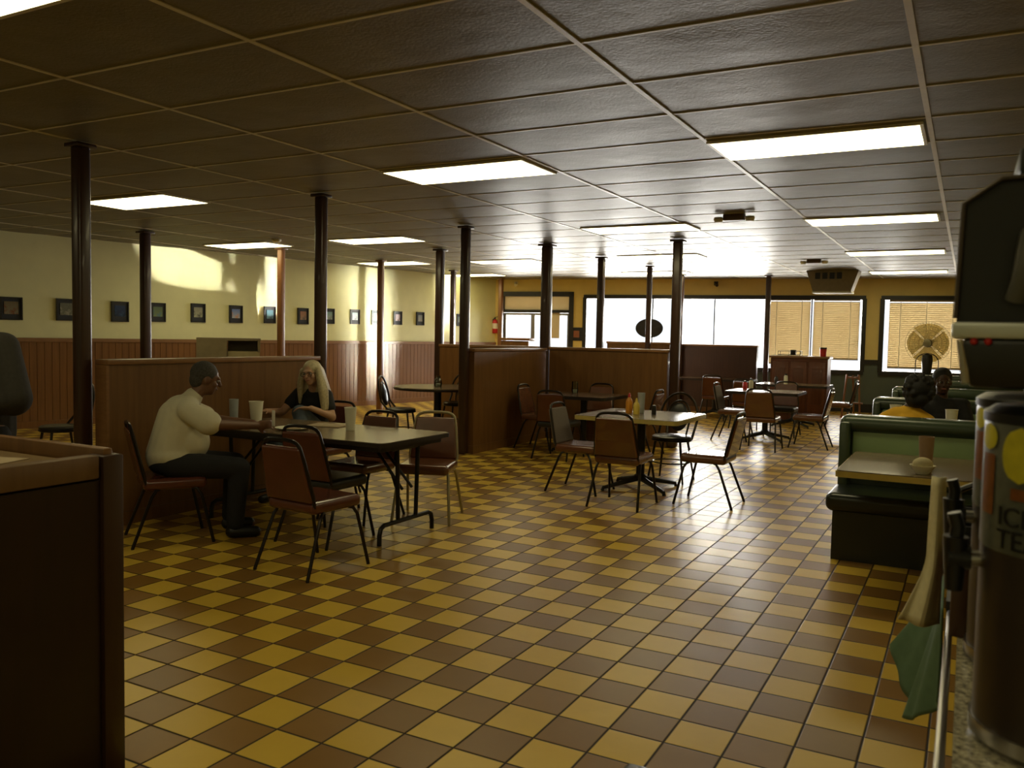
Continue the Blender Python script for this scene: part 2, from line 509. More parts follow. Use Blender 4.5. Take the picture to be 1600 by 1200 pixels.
# entrance: two glazed leaves below a transom
mb = MB()
fbox(mb, D0-.06, D0+.05, 0, DZ+.05, -.12, .03); fbox(mb, D1-.05, D1+.06, 0, DZ+.05, -.12, .03)
fbox(mb, D0-.06, D1+.06, DZ-.05, DZ+.06, -.12, .03); fbox(mb, D0, D1, 2.06, 2.13, -.11, .01)
d = obj('door_1', mb, MT['dark'], None, False); d['kind'] = 'structure'
mb = MB(); fbox(mb, D0+.05, D1-.05, 2.13, DZ-.05, -.08, -.07); obj('transom_panel', mb, MT['blind'], d, False)
mid = UX(832, 500)[0]
for a, b in ((D0+.05, mid), (mid, D1-.05)):
    mb = MB()
    fbox(mb, a, a+.05, .02, 2.05, -.09, -.05); fbox(mb, b-.05, b, .02, 2.05, -.09, -.05)
    fbox(mb, a, b, 2.0, 2.05, -.09, -.05); fbox(mb, a, b, .02, .16, -.09, -.05)
    lf = obj('door_leaf', mb, MT['steel'], d, False)
    mb = MB(); fbox(mb, a+.05, b-.05, .16, 2.0, -.075, -.068); obj('pane', mb, MT['glass'], lf, False)
    mb = MB(); fbox(mb, a+.05, b-.05, 1.05, 1.09, -.06, -.02); obj('push_bar', mb, MT['steel'], lf, False)

# pavement outside
mb = MB(); mb.prism([(-30, 21.6), (30, 21.6), (30, 45), (-30, 45)], -.2, -.12)
struct('ground_outside', mb, plain('pale_pavement', (.6, .58, .54), .8))

# ------------------------------------------------------------------ ceiling lights
def troffer(x0, x1, y0, y1, label, first=[None]):
    cx, cy = (x0+x1)/2, (y0+y1)/2
    if first[0] is None:
        t = thing('ceiling_light', label, 'ceiling light', (cx, cy, ZC), 0, 'fluorescent ceiling lights')
        W, D = 1.345, .62
        mb = MB()
        for sx in (-1, 1): mb.box((sx*(W/2-.012), 0, -.005), (.024, D, .02))
        for sy in (-1, 1): mb.box((0, sy*(D/2-.012), -.005), (W, .024, .02))
        obj('frame', mb, MT['grid'], t, False)
        mb = MB(); mb.box((0, 0, -.010), (W-.04, D-.04, .012), 0, .003)
        obj('diffuser', mb, MT['tube_on'], t, False)
        first[0] = t
        return t
    return dup(first[0], (cx, cy, ZC), 0, label)
S_ = 1.13
def T(x0, x1, y0, y1, l): return troffer(x0*S_, x1*S_, y0*S_, y1*S_, l)
T(-1.45, -.285, 5.17, 5.67, 'large ceiling light high at right, nearest one in the right row')
T(-3.92, -2.70, 5.13, 5.65, 'ceiling light above the near folding table, left of the big right one')
T(-7.53, -6.33, 5.16, 5.72, 'ceiling light beside the nearest dark post, in front of the cream wall')
T(-9.6, -8.33, 8.5, 9.0, 'ceiling light by the cream wall next to the first lit post')
T(-7.38, -6.18, 8.56, 9.1, 'ceiling light just right of the post behind the seated woman')
T(-9.3, -8.08, 11.52, 12.05, 'ceiling light along the cream wall by the second lit post')
T(-3.77, -2.68, 8.63, 9.1, 'ceiling light left of the twin-lamp emergency fitting, centre of room')
T(-1.46, -.326, 8.74, 9.2, 'second light of the right row, above the green booths')
T(-1.46, -.37, 12.0, 12.58, 'third light of the right row, above the green booths')
T(-1.50, -.41, 15.35, 16.0, 'farthest light of the right row, by the far wall')
T(-7.22, -6.06, 11.77, 12.3, 'ceiling light left of the thick corner post, before the entrance')
T(-9.3, -8.2, 14.3, 14.8, 'farthest ceiling light along the cream wall, near the entrance')
T(-5.6, -4.5, 14.6, 15.1, 'ceiling light before the big window, left of centre')
T(-3.9, -2.70, 1.45, 2.0, 'ceiling light cut off at the top left corner of the view')
T(-4.6, -3.4, 11.7, 12.2, 'ceiling light lost in glare ahead of the big window')

# ------------------------------------------------------------------ posts
def post(x, y, w, mat, label, z0=0.0):
    t = thing('support_post', label, 'post', (x, y, z0), 0, 'support posts')
    mb = MB(); mb.box((0, 0, (ZC-.03-z0)/2), (w, w, ZC-.03-z0), 0, w*.22, 3); obj('shaft', mb, mat, t)
    mb = MB(); mb.box((0, 0, ZC-.028-z0), (w*1.5, w*1.5, .03), 0, .006); obj('top_plate', mb, mat, t)
    return t
pk, pl_ = MT['post'], MT['post_lt']
post(-5.80, 4.02, .105, pk, 'nearest dark post at the open end of the near half wall')
post(-10.1, 7.96, .12, pk, 'dark post against the cream wall between third and fourth pictures')
post(-9.82, 10.3, .10, pl_, 'first lit orange-brown post, beside the sunbeam on the cream wall')
post(-5.64, 6.46, .10, pk, 'dark post at the far end of the near half wall behind the woman')
post(-9.57, 12.6, .10, pl_, 'second lit orange-brown post along the cream wall, before the entrance')
post(-7.42, 11.30, .12, pk, 'brown post at the left end of the long middle half wall')
post(-9.52, 15.0, .10, pk, 'slim dark post near the last pictures on the cream wall')
post(-5.55, 9.02, .105, pk, 'dark post standing at the near end of the short middle half wall')
post(-5.50, 11.22, .14, pk, 'thickest dark post at the inner corner of the middle half walls')
post(-5.46, 13.2, .11, pk, 'dark post at left edge of the big window, first behind the thick one')
post(-5.26, 15.05, .09, pk, 'thin dark post in front of the oval sign in the window')
post(-3.54, 11.25, .12, pk, 'brown post at the right end of the long middle half wall')
post(-5.31, 17.21, .09, pk, 'thin post before the big window at left end of the far half wall')
post(-3.68, 17.85, .10, pk, 'dark post before the first drawn blind of the big window')
post(-9.72, 17.4, .10, pl_, 'third lit orange-brown post, right in front of the entrance doors')

# ------------------------------------------------------------------ half walls
def half_wall(x0, x1, y0, y1, z, label, mat=None, cap=True):
    t = thing('half_wall', label, 'half wall', ((x0+x1)/2, (y0+y1)/2, 0), 0, 'wood panelled half walls')
    dx, dy = x1-x0, y1-y0
    mb = MB(); mb.box((0, 0, z/2-.02), (dx, dy, z-.04)); obj('panel', mb, mat or MT['panel'], t, False)
    mb = MB(); mb.box((0, 0, z-.02), (dx+.03, dy+.03, .04), 0, .006); obj('top_cap', mb, MT['cap'], t)
    mb = MB(); mb.box((0, 0, .05), (dx+.02, dy+.02, .1)); obj('skirting', mb, MT['panel'], t, False)
    return t
h = half_wall(-5.72, -5.60, 4.09, 6.39, 1.26, 'near wood-panelled half wall behind the seated man and woman')
mb = MB(); mb.box((0, -1.16, .62), (.13, .025, 1.2)); obj('end_trim', mb, MT['cap'], h, False)
half_wall(-5.56, -5.44, 9.09, 11.13, 1.325, 'short middle half wall running away behind the near post')
half_wall(-5.41, -3.62, 11.18, 11.32, 1.345, 'middle half wall facing the room behind the dark corner table')
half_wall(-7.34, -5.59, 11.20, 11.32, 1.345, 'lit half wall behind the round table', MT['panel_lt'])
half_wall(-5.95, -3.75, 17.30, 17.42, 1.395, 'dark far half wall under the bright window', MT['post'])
half_wall(-6.15, -4.90, 15.25, 15.37, 1.425, 'far half wall under the oval sign', MT['panel'])

# ------------------------------------------------------------------ pictures on the left wall
pics = [(17, 482, .30, .33), (103, 484, .29, .33), (187, 487, .28, .32), (246, 488, .27, .31), (309, 489, .27, .32), (368, 491, .27, .31),
        (421, 492, .25, .31), (473, 494, .25, .31), (514, 494, .25, .30), (554, 495, .25, .30), (587, 496, .25, .30), (621, 497, .24, .29),
        (656, 498, .24, .29), (687, 499, .22, .28), (718, 500, .22, .28)]
pcol = [((.16, .13, .08), (.24, .22, .16), (.20, .07, .04)), ((.13, .14, .12), (.15, .16, .13), (.3, .3, .26)), ((.02, .05, .16), (.01, .02, .05), (.03, .08, .2)),
        ((.10, .15, .12), (.22, .28, .14), (.10, .2, .28)), ((.22, .22, .2), (.4, .42, .3), (.1, .1, .09)), ((.06, .16, .55), (.5, .55, .6), (.6, .3, .16)),
        ((.10, .22, .32), (.2, .35, .4), (.1, .14, .2)), ((.3, .15, .12), (.3, .2, .14), (.1, .1, .1)), ((.12, .25, .3), (.4, .45, .45), (.2, .2, .2)),
        ((.2, .3, .4), (.5, .55, .55), (.2, .2, .24)), ((.3, .1, .1), (.3, .3, .28), (.1, .1, .1)), ((.3, .2, .25), (.45, .4, .42), (.2, .1, .1)),
        ((.2, .25, .3), (.4, .4, .42), (.3, .3, .3)), ((.4, .3, .2), (.5, .45, .4), (.2, .1, .1)), ((.1, .3, .3), (.5, .5, .5), (.2, .2, .2))]
plab = ['dim brown and red print, leftmost picture on the cream wall', 'grey landscape print partly behind the nearest dark post', 'deep blue night print between the two leftmost posts',
        'green and teal print touching the right side of the second post', 'pale figure print, first picture right of the second post', 'bright blue sky print lying in the wall sunbeam',
        'blue green print just left of the first lit post', 'reddish portrait print just right of the first lit post', 'pale teal print right of the post behind the woman',
        'light blue print midway between woman and second lit post', 'reddish print half hidden by the second lit post', 'pinkish print just right of the second lit post',
        'grey print left of the middle half wall end post', 'narrow tan print right of the middle half wall end post', 'teal print farthest along the wall, beside the slim dark post']
for k, (px, py, w, h) in enumerate(pics):
    P = on_plane(px, py, LA, LB)
    # the wall's own frame: local x along the wall, local y into the room
    t = thing('framed_picture', plab[k], 'picture', P+ln*.001, LROT+PI, 'framed prints along the cream wall')
    mb = MB()
    b = .05
    for sx in (-1, 1): mb.box((sx*(w/2-.01), .0125, 0), (.02, .025, h))
    for sz in (-1, 1): mb.box((0, .0125, sz*(h/2-.01)), (w, .025, .02))
    obj('frame', mb, MT['black'], t, False)
    mb = MB(); mb.box((0, .006, 0), (w-.02, .008, h-.02)); obj('mat_board', mb, plain('navy_mat', (.014, .018, .028), .6), t, False)
    mb = MB(); mb.box((0, .012, .01), (w-.11, .006, h-.15)); obj('print', mb, photo_mat(k, *pcol[k]), t, False)

# ------------------------------------------------------------------ chairs
def stack_chair(label, seatmat, backmat, tube, name='stacking_chair'):
    t = thing(name, label, 'chair')
    W = .40
    mb = MB(); mb.box((0, .005, .424), (W+.02, .42, .082), 0, .034, 4); obj('seat', mb, seatmat, t)
    mb = MB()
    mb.tube([(-.17, -.16, .40), (-.17, .17, .40), (.17, .17, .40), (.17, -.16, .40)], .010, 8, True); obj('seat_frame', mb, tube, t)
    # leaning back pad, narrower at the top
    mb = MB(); mb.box((0, 0, 0), (.405, .04, .35), 0, .016, 3, taper=(.82, 1))
    rot = Matrix.Rotation(R(13), 3, 'X')
    bm = mb.bm; bmesh.ops.transform(bm, matrix=Matrix.Translation((0, -.236, .628)) @ rot.to_4x4(), verts=bm.verts)
    obj('backrest', mb, backmat, t)
    def bp(x, z): return Vector((x, -.192-(z-.46)*.235, z))
    pts = [(-.195, -.10, .415), bp(-.195, .43), bp(-.200, .5), bp(-.178, .70), bp(-.165, .78)]
    pts += [bp(-.165*math.cos(a)**.5, .78+.062*math.sin(a)) for a in [R(22), R(45), R(66), R(85)]]
    pts += [(-p[0], p[1], p[2]) for p in [tuple(q) for q in pts[::-1]]]
    mb = MB(); mb.tube(pts, .0125, 8); obj('back_frame', mb, tube, t)
    for sx in (-1, 1):
        mb = MB(); mb.tube([(sx*.165, .08, .402), (sx*.195, .145, .385), (sx*.205, .175, .34), (sx*.232, .25, .008), (sx*.232, .25, 0)], .0115, 8)
        obj('leg', mb, tube, t)
        mb = MB(); mb.tube([(sx*.165, -.06, .402), (sx*.196, -.12, .385), (sx*.205, -.15, .34), (sx*.235, -.275, .008), (sx*.235, -.275, 0)], .0115, 8)
        obj('leg', mb, tube, t)
    return t
def hoop_chair(label, seatmat, tube, padmat):
    t = thing('hoop_back_chair', label, 'chair')
    mb = MB(); mb.lathe([(0, .44), (.18, .44), (.205, .452), (.205, .47), (.185, .482), (0, .487)], n=28); obj('seat', mb, seatmat, t)
    mb = MB(); mb.lathe([(.20, .425), (.21, .43), (.21, .448), (.20, .452), (.17, .44)], n=28); obj('seat_ring', mb, tube, t)
    def hp(a, r, zc, rz_): 
        z = zc+rz_*math.sin(a); return Vector((r*math.cos(a), -.185-(z-.45)*.22, z))
    outer = [Vector((.185, -.10, .44))]+[hp(a, .205, .66, .25) for a in [R(-20+k*220/18) for k in range(19)]]+[Vector((-.185, -.10, .44))]
    mb = MB(); mb.tube(outer, .0135, 8); obj('back_hoop', mb, tube, t)
    inner = [Vector((.10, -.16, .45))]+[hp(a, .125, .66, .17) for a in [R(-15+k*210/16) for k in range(17)]]+[Vector((-.10, -.16, .45))]
    mb = MB(); mb.tube(inner, .011, 8); obj('inner_hoop', mb, tube, t)
    mb = MB(); mb.ball((0, -.225, .66), (.11, .016, .155), Matrix.Rotation(R(12), 3, 'X')); obj('back_pad', mb, padmat, t)
    for sx in (-1, 1):
        for y0, y1 in ((.13, .19), (-.13, -.21)):
            mb = MB(); mb.tube([(sx*.13, y0, .44), (sx*.19, y1, 0)], .013, 8, rads=[.014, .010]); obj('leg', mb, tube, t)
    mb = MB(); mb.tube(arc((0, 0, .20), .19, 0, 345, 23), .008, 6, True); obj('ring_stretcher', mb, tube, t)
    return t
PROTO = {}
def chair(kind, x, y, deg, label, group):
    if kind not in PROTO:
        if kind == 'maroon': r = stack_chair(label, MT['vinyl'], MT['vinyl'], MT['tube'])
        elif kind == 'brown': r = stack_chair(label, MT['vinyl_b'], MT['vinyl_b'], MT['tube'])
        elif kind == 'tan': r = stack_chair(label, MT['vinyl_b'], MT['vinyl_b'], MT['tube_tan'])
        elif kind == 'black': r = stack_chair(label, MT['vinyl_k'], MT['vinyl'], MT['tube'])
        elif kind == 'grey': r = stack_chair(label, MT['vinyl_b'], MT['fabric'], MT['tube'])
        elif kind == 'hoop': r = hoop_chair(label, MT['vinyl_k'], MT['tube'], MT['vinyl_k'])
        PROTO[kind] = r
        r.location = (x, y, 0); r.rotation_euler = (0, 0, R(deg)); r['group'] = group
        return r
    return dup(PROTO[kind], (x, y, 0), R(deg), label, group)
# deg 0 faces +Y (away from the camera), 90 faces -X, 180 faces the camera, -90 faces +X
G1 = 'chairs around the folding table'
chair('maroon', -3.62, 4.10, -5, 'maroon vinyl stacking chair nearest the camera, back to us', G1)
chair('black', -4.05, 4.72, 0, 'dark chair with shiny black seat pushed under folding table behind nearest chair', G1)
chair('brown', -4.30, 5.42, 180, 'brown vinyl chair on the far side of folding table, beside the tall cup', G1)
chair('tan', -3.82, 5.68, 201, 'brown chair with tan metal frame at the right end of folding table', G1)
chair('maroon', -4.97, 4.12, -32, 'dark chair the white-shirted man sits on', G1)
chair('maroon', -5.20, 5.98, 180, 'dark chair the blond woman sits on', G1)
G2 = 'chairs around the brass-edged table'
chair('brown', -2.68, 7.12, 0, 'brown vinyl chair with its back to us at the brass-edged table', G2)
chair('grey', -3.28, 7.55, -90, 'grey-backed chair at the left side of the brass-edged table', G2)
chair('brown', -2.05, 7.63, 90, 'chair with glaring white sunlit seat right of the brass-edged table', G2)
chair('hoop', -2.72, 8.62, 180, 'round hoop-back chair behind the brass-edged table', G2)
G3 = 'chairs around the dark corner table'
chair('brown', -5.02, 10.15, -90, 'tan-lit chair left of the dark table in the half wall corner', G3)
chair('brown', -4.55, 10.86, 180, 'chair with tan back behind the dark corner table, against the half wall', G3)
chair('maroon', -3.72, 10.35, 90, 'dark chair at the right side of the dark corner table', G3)
chair('black', -4.42, 9.45, 0, 'dark chair with its back to us before the dark corner table', G3)
G4 = 'chairs around the round table'
chair('hoop', -6.80, 9.42, -70, 'hoop-back chair at the left of the round table, turned sideways', G4)
chair('hoop', -6.80, 10.86, 185, 'hoop-back chair behind the glass jar on the round table', G4)
chair('hoop', -5.92, 10.35, 95, 'hoop-back chair right of the round table, half behind the dark post', G4)
chair('hoop', -8.22, 5.45, 165, 'hoop-back chair in the dark aisle left of the nearest post', 'chairs in the left aisle')
G5 = 'chairs around the far pale tables'
chair('brown', -1.93, 12.5, 90, 'brown chair at the right end of the pale spider-base table, nearest the booths', G5)
chair('grey', -3.07, 12.75, -90, 'chair with bright seat at left end of the pale spider-base table', G5)
chair('brown', -2.46, 11.85, 0, 'dark-backed chair with bright seat in front of the pale spider-base table', G5)
chair('black', -2.55, 13.75, 180, 'dark chair behind the pale spider-base table, between the two pale tables', G5)
chair('brown', -1.92, 15.4, 90, 'chair with glossy back at the right end of the farther pale table', G5)
chair('maroon', -4.15, 15.75, 0, 'dark chair with its back to us at the far window table', G5)
chair('black', -4.75, 14.5, -90, 'black seated chair glinting beside the post left of the far tables', G5)
chair('maroon', -3.3, 14.6, 0, 'dark chair before the farther pale table', G5)

# ------------------------------------------------------------------ tables
def rrect(w, d, r, n=6):
    out = []
    for cx, cy, a0 in ((w/2-r, d/2-r, 0), (-w/2+r, d/2-r, 90), (-w/2+r, -d/2+r, 180), (w/2-r, -d/2+r, 270)):
        for k in range(n+1):
            a = R(a0+90*k/n); out.append((cx+r*math.cos(a), cy+r*math.sin(a)))
    return out
def folding_table(x, y, w, d, label):
    t = thing('folding_table', label, 'table', (x, y, 0))
    mb = MB(); mb.prism(rrect(w-.012, d-.012, .05), .715, .741); obj('tabletop', mb, MT['lam'], t)
    mb = MB(); mb.prism(rrect(w, d, .055), .708, .737); mb.prism(rrect(w-.10, d-.10, .03), .67, .71); obj('edge_band', mb, MT['edge'], t)
    for s in (-1, 1):
        xl = s*(w/2-.10)
        # each end frame: two uprights on a hooped floor bar
        mb = MB()
        for yy in (-.13, .13): mb.tube([(xl, yy, .69), (xl, yy*.85, .14)], .016, 8)
        mb.tube([(xl, -.33, 0), (xl, -.33, .07), (xl, -.315, .115), (xl, -.28, .135), (xl, .28, .135), (xl, .315, .115), (xl, .33, .07), (xl, .33, 0)], .017, 8)
        mb.tube([(xl, -.2, .665), (xl, .2, .665)], .014, 8)
        lg = obj('leg_frame', mb, MT['iron'], t)
        mb = MB(); mb.tube([(xl, .06, .36), (xl-s*.30, .04, .68)], .011, 8); mb.tube([(xl, -.06, .36), (xl-s*.30, -.04, .68)], .011, 8)
        obj('folding_brace', mb, MT['iron'], lg)
    return t
folding_table(-4.42, 5.07, 1.86, .88, 'brown laminate folding table with a tall white cup on it')
def spider(t, ang, L=.42, colr=.042, zt=.70):
    mb = MB(); mb.lathe([(0, .09), (.07, .09), (.065, .13), (colr, .15), (colr, zt-.03), (.0, zt-.03)], n=18); obj('column', mb, MT['iron'], t)
    mb = MB(); mb.lathe([(0, zt-.03), (.17, zt-.015), (.17, zt), (0, zt)], n=18); obj('top_plate', mb, MT['iron'], t)
    for k in range(4):
        a = R(ang+90*k); c, s = math.cos(a), math.sin(a)
        mb = MB(); mb.tube([(0.03*c, .03*s, .105), (L*.5*c, L*.5*s, .07), (L*c, L*s, .03), (L*1.02*c, L*1.02*s, .0)], .018, 8, rads=[.03, .024, .018, .018])
        obj('foot', mb, MT['iron'], t)
def square_table(x, y, w, d, rz, label, top, edge, ang=45, group=None):
    t = thing('pedestal_table', label, 'table', (x, y, 0), rz, group)
    mb = MB(); mb.prism(rrect(w-.02, d-.02, .05), .712, .742); obj('tabletop', mb, top, t)
    mb = MB(); mb.prism(rrect(w, d, .055), .70, .738); obj('edge_band', mb, edge, t)
    spider(t, ang)
    return t
square_table(-2.83, 7.98, 1.04, 1.02, 0, 'brass-edged square table with sauce bottles and a spider base', MT['lam'], MT['brass'], 52)
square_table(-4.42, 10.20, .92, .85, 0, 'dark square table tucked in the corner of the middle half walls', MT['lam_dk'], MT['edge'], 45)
square_table(-2.66, 13.0, 1.05, .85, 0, 'pale spider-base table in the aisle left of the green booths', MT['lam'], MT['edge'], 45)
square_table(-2.68, 15.45, 1.2, .8, 0, 'farther pale table in front of the wooden cabinet', MT['lam'], MT['edge'], 45)
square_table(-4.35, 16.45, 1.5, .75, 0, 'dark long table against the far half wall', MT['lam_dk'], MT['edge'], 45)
t = thing('round_table', 'dark round pedestal table with a glass jar on it', 'table', (-6.74, 10.25, 0))
mb = MB(); mb.lathe([(0, .715), (.60, .715), (.625, .722), (.632, .732), (.625, .742), (0, .744)], n=48); obj('tabletop', mb, MT['lam'], t)
mb = MB(); mb.lathe([(.59, .70), (.63, .70), (.636, .715), (.632, .73), (.60, .72)], n=48); obj('edge_band', mb, MT['edge'], t)
mb = MB(); mb.lathe([(0, .05), (.07, .05), (.05, .1), (.05, .66), (.16, .69), (.16, .705), (0, .705)], n=20); obj('column', mb, MT['iron'], t)
mb = MB(); mb.lathe([(0, 0), (.31, 0), (.31, .02), (.1, .06), (0, .06)], n=28); obj('base', mb, MT['iron'], t)

# ------------------------------------------------------------------ things on tables
def cup(x, y, z, h, r0, r1, label, mat='foam', group='white foam cups'):
    t = thing('foam_cup', label, 'cup', (x, y, z), 0, group)
    mb = MB(); mb.lathe([(0, 0), (r0, 0), (r1, h-.006), (r1+.003, h-.004), (r1+.003, h), (r1-.003, h), (r0-.004, .006), (0, .006)], n=24)
    obj('cup_wall', mb, MT[mat], t)
    mb = MB(); mb.lathe([(0, h*.8), ((r0+(r1-r0)*.8)-.004, h*.8)], n=24); obj('drink', mb, MT['vinyl_k'], t)
    return t
TZ = .7415
cup(-4.19, 5.15, TZ, .175, .034, .046, 'tall white foam cup alone on the folding table')
cup(-5.05, 5.02, TZ, .185, .040, .056, 'wide white foam cup in front of the seated man')
FROST = plain('frosted_glass', (.42, .46, .48), .3)
def tumbler(x, y, z, h, label, mat):
    t = thing('drinking_glass', label, 'glass', (x, y, z))
    mb = MB(); mb.lathe([(0, 0), (.032, 0), (.038, h), (.035, h), (.030, .008), (0, .008)], n=20); obj('glass_wall', mb, FROST, t)
    mb = MB(); mb.lathe([(0, .010), (.029, .010), (.033, h*.7), (0, h*.7)], n=20); obj('ice_water', mb, mat, t)
    return t
tumbler(-5.30, 5.02, TZ, .19, 'bluish glass of ice water beside the wide white cup', plain('ice_water', (.30, .34, .38), .15))
def slab(name, x, y, z, w, d, h, rz, mat, label, cat):
    mb = MB(); mb.box((0, 0, h/2), (w, d, h), 0, min(h*.4, .004))
    o = obj(name, mb, MT[mat], None, True, (x, y, z)); o.rotation_euler.z = R(rz)
    return tag(o, label, cat)
t = thing('dinner_plate', 'pale plate on folding table behind the dark chair', 'plate', (-4.55, 4.90, TZ))
mb = MB(); mb.lathe([(0, 0), (.08, 0), (.13, .016), (.131, .019), (.08, .006), (0, .006)], n=32); obj('dish', mb, MT['foam'], t)
mb = MB(); mb.ball((.01, 0, .012), (.06, .05, .012)); obj('food', mb, MT['tanpaper'], t)
slab('folded_newspaper', -4.52, 5.28, TZ, .30, .22, .008, 12, 'tanpaper', 'tan folded paper lying on folding table before the woman', 'paper')
slab('paper_napkin', -4.85, 4.80, TZ, .13, .13, .005, 20, 'paper', 'small white napkin by the man on the folding table', 'napkin')
slab('table_knife', -5.02, 4.80, TZ, .02, .2, .003, -30, 'steel', 'steel knife glinting on the table by the man', 'knife')

# brass-edged table: condiments
def bottle(x, y, z, mat, capm, h, r, label, cat='bottle'):
    t = thing('sauce_bottle', label, cat, (x, y, z), 0, 'condiments on the brass-edged table')
    mb = MB(); mb.lathe([(0, 0), (r, 0), (r*1.02, h*.55), (r*.8, h*.68), (r*.36, h*.78), (r*.34, h*.82), (0, h*.82)], n=20); obj('bottle_body', mb, mat, t)
    mb = MB(); mb.lathe([(r*.4, h*.80), (r*.4, h*.86), (r*.2, h), (0, h)], n=16); obj('cap', mb, capm, t)
    return t
bottle(-2.98, 8.02, .743, plain('amber_sauce', (.70, .28, .02), .3), MT['red'], .20, .034, 'orange sauce bottle with red tip on the brass-edged table')
bottle(-2.87, 7.93, .743, plain('mustard_sauce', (.78, .58, .10), .3), plain('yellow_cap', (.8, .6, .1), .4), .16, .032, 'short yellow mustard bottle on the brass-edged table')
tumbler(-2.90, 8.15, .743, .20, 'clear glass shaker behind the sauce bottles', plain('sugar', (.42, .42, .38), .6))
t = thing('pepper_shaker', 'dark pepper shaker right of the mustard bottle', 'shaker', (-2.72, 8.02, .743))
mb = MB(); mb.lathe([(0, 0), (.024, 0), (.022, .07), (0, .07)], n=16); obj('body', mb, MT['black'], t)
mb = MB(); mb.lathe([(.023, .07), (.02, .09), (0, .096)], n=16); obj('shaker_cap', mb, MT['black'], t)
slab('menu_card', -3.08, 8.2, .743, .22, .3, .006, 10, 'vinyl_b', 'brown menu lying flat behind the sauce bottles', 'menu')
# round table: glass jar
t = thing('glass_jar', 'small glass jar with pale candle on the round table', 'jar', (-6.66, 10.13, .745))
mb = MB(); mb.lathe([(0, 0), (.05, 0), (.058, .05), (.05, .10), (.03, .13), (.035, .16), (.03, .16), (.026, .13), (.046, .10), (.053, .05), (.045, .006), (0, .006)], n=20); obj('jar_wall', mb, MT['clear'], t)
mb = MB(); mb.lathe([(0, .008), (.043, .008), (.045, .045), (0, .05)], n=18); obj('candle', mb, MT['foam'], t)
# dark corner table
t = thing('glass_jar', 'glass jar with white bottom on the dark corner table', 'jar', (-4.62, 10.35, .743))
mb = MB(); mb.lathe([(0, 0), (.04, 0), (.045, .05), (.04, .16), (.036, .16), (.04, .05), (.036, .006), (0, .006)], n=18); obj('jar_wall', mb, MT['clear'], t)
mb = MB(); mb.lathe([(0, .008), (.034, .008), (.036, .05), (0, .055)], n=18); obj('candle', mb, MT['foam'], t)
# far pale tables
def small_bottle(x, y, z, h, mat, label, name='table_bottle'):
    t = thing(name, label, 'bottle', (x, y, z), 0, 'condiments on the far tables')
    mb = MB(); mb.lathe([(0, 0), (.033, 0), (.034, h*.7), (.02, h*.85), (0, h*.85)], n=16); obj('bottle_body', mb, MT[mat], t)
    mb = MB(); mb.lathe([(.021, h*.84), (.019, h), (0, h)], n=14); obj('cap', mb, MT['black'], t)
small_bottle(-2.92, 13.15, .743, .17, 'foam', 'white bottle on the near pale table with spider base')
small_bottle(-3.02, 13.18, .743, .13, 'red', 'small reddish bottle beside the white bottle, near pale table')
small_bottle(-2.82, 15.4, .743, .18, 'foam', 'pale bottle standing on the farther pale table')
small_bottle(-2.98, 15.38, .743, .13, 'black', 'black bottle standing on the farther pale table')

# ------------------------------------------------------------------ cabinets and far clutter
t = thing('wooden_cabinet', 'reddish wooden cabinet with panelled front below the drawn blinds', 'cabinet', (-2.78, 16.6, 0))
mb = MB(); mb.box((0, 0, .60), (1.02, .42, 1.16)); obj('carcass', mb, MT['vinyl_b'] if False else wood('cherry_wood', (.20, .06, .025), (.09, .026, .012)), t, False)
mb = MB(); mb.box((0, 0, 1.20), (1.08, .48, .04), 0, .006); obj('top_board', mb, MT['cap'], t)
for k in range(3):
    mb = MB(); mb.box((-.33+k*.33, -.218, .62), (.29, .018, .98), 0, .006); dd = obj('door', mb, wood('cherry_door', (.22, .068, .028), (.11, .03, .013)), t)
    mb = MB(); mb.box((-.33+k*.33, -.229, .66), (.18, .01, .66), 0, .004); obj('raised_panel', mb, wood('cherry_panel', (.17, .05, .02), (.08, .022, .01)), dd)
t = thing('red_cup', 'red cup with dark rim on top of the wooden cabinet', 'cup', (-2.38, 16.55, 1.22))
mb = MB(); mb.lathe([(0, 0), (.055, 0), (.062, .14), (.058, .14), (.05, .008), (0, .008)], n=18); obj('cup_wall', mb, MT['red'], t)
mb = MB(); mb.lathe([(.0635, .14), (.066, .17), (.06, .17), (.058, .14)], n=18); obj('rim', mb, MT['black'], t)
t = thing('wire_rack', 'low dark wire rack on top of the wooden cabinet', 'rack', (-2.98, 16.6, 1.22))
mb = MB()
for z in (.02, .09): mb.tube([(-.2, -.1, z), (.2, -.1, z), (.2, .1, z), (-.2, .1, z)], .006, 6, True)
for x in (-.2, 0, .2):
    for y in (-.1, .1): mb.tube([(x, y, 0), (x, y, .09)], .005, 6)
obj('wire_frame', mb, MT['black'], t)
mb = MB(); mb.box((.06, 0, .06), (.1, .1, .1), 0, .01); obj('holder', mb, MT['black'], t)

def easel():
    P = at_y(1318, 632, 17.6)
    t = thing('easel', 'wooden display easel standing right of the cabinet under the window', 'easel', (-2.0, 17.9, 0), R(0))
    for sx in (-1, 1):
        mb = MB(); mb.tube([(sx*.11, 0, .86), (sx*.17, -.12, 0)], .02, 6); obj('leg', mb, MT['post_lt'], t)
    mb = MB(); mb.tube([(0, .02, .84), (0, .42, 0)], .017, 6); obj('leg', mb, MT['post_lt'], t)
    mb = MB(); mb.box((0, -.09, .30), (.42, .05, .03)); obj('crossbar', mb, MT['post_lt'], t)
    mb = MB(); mb.box((0, 0, .80), (.26, .03, .04)); obj('top_bar', mb, MT['post_lt'], t)
easel()
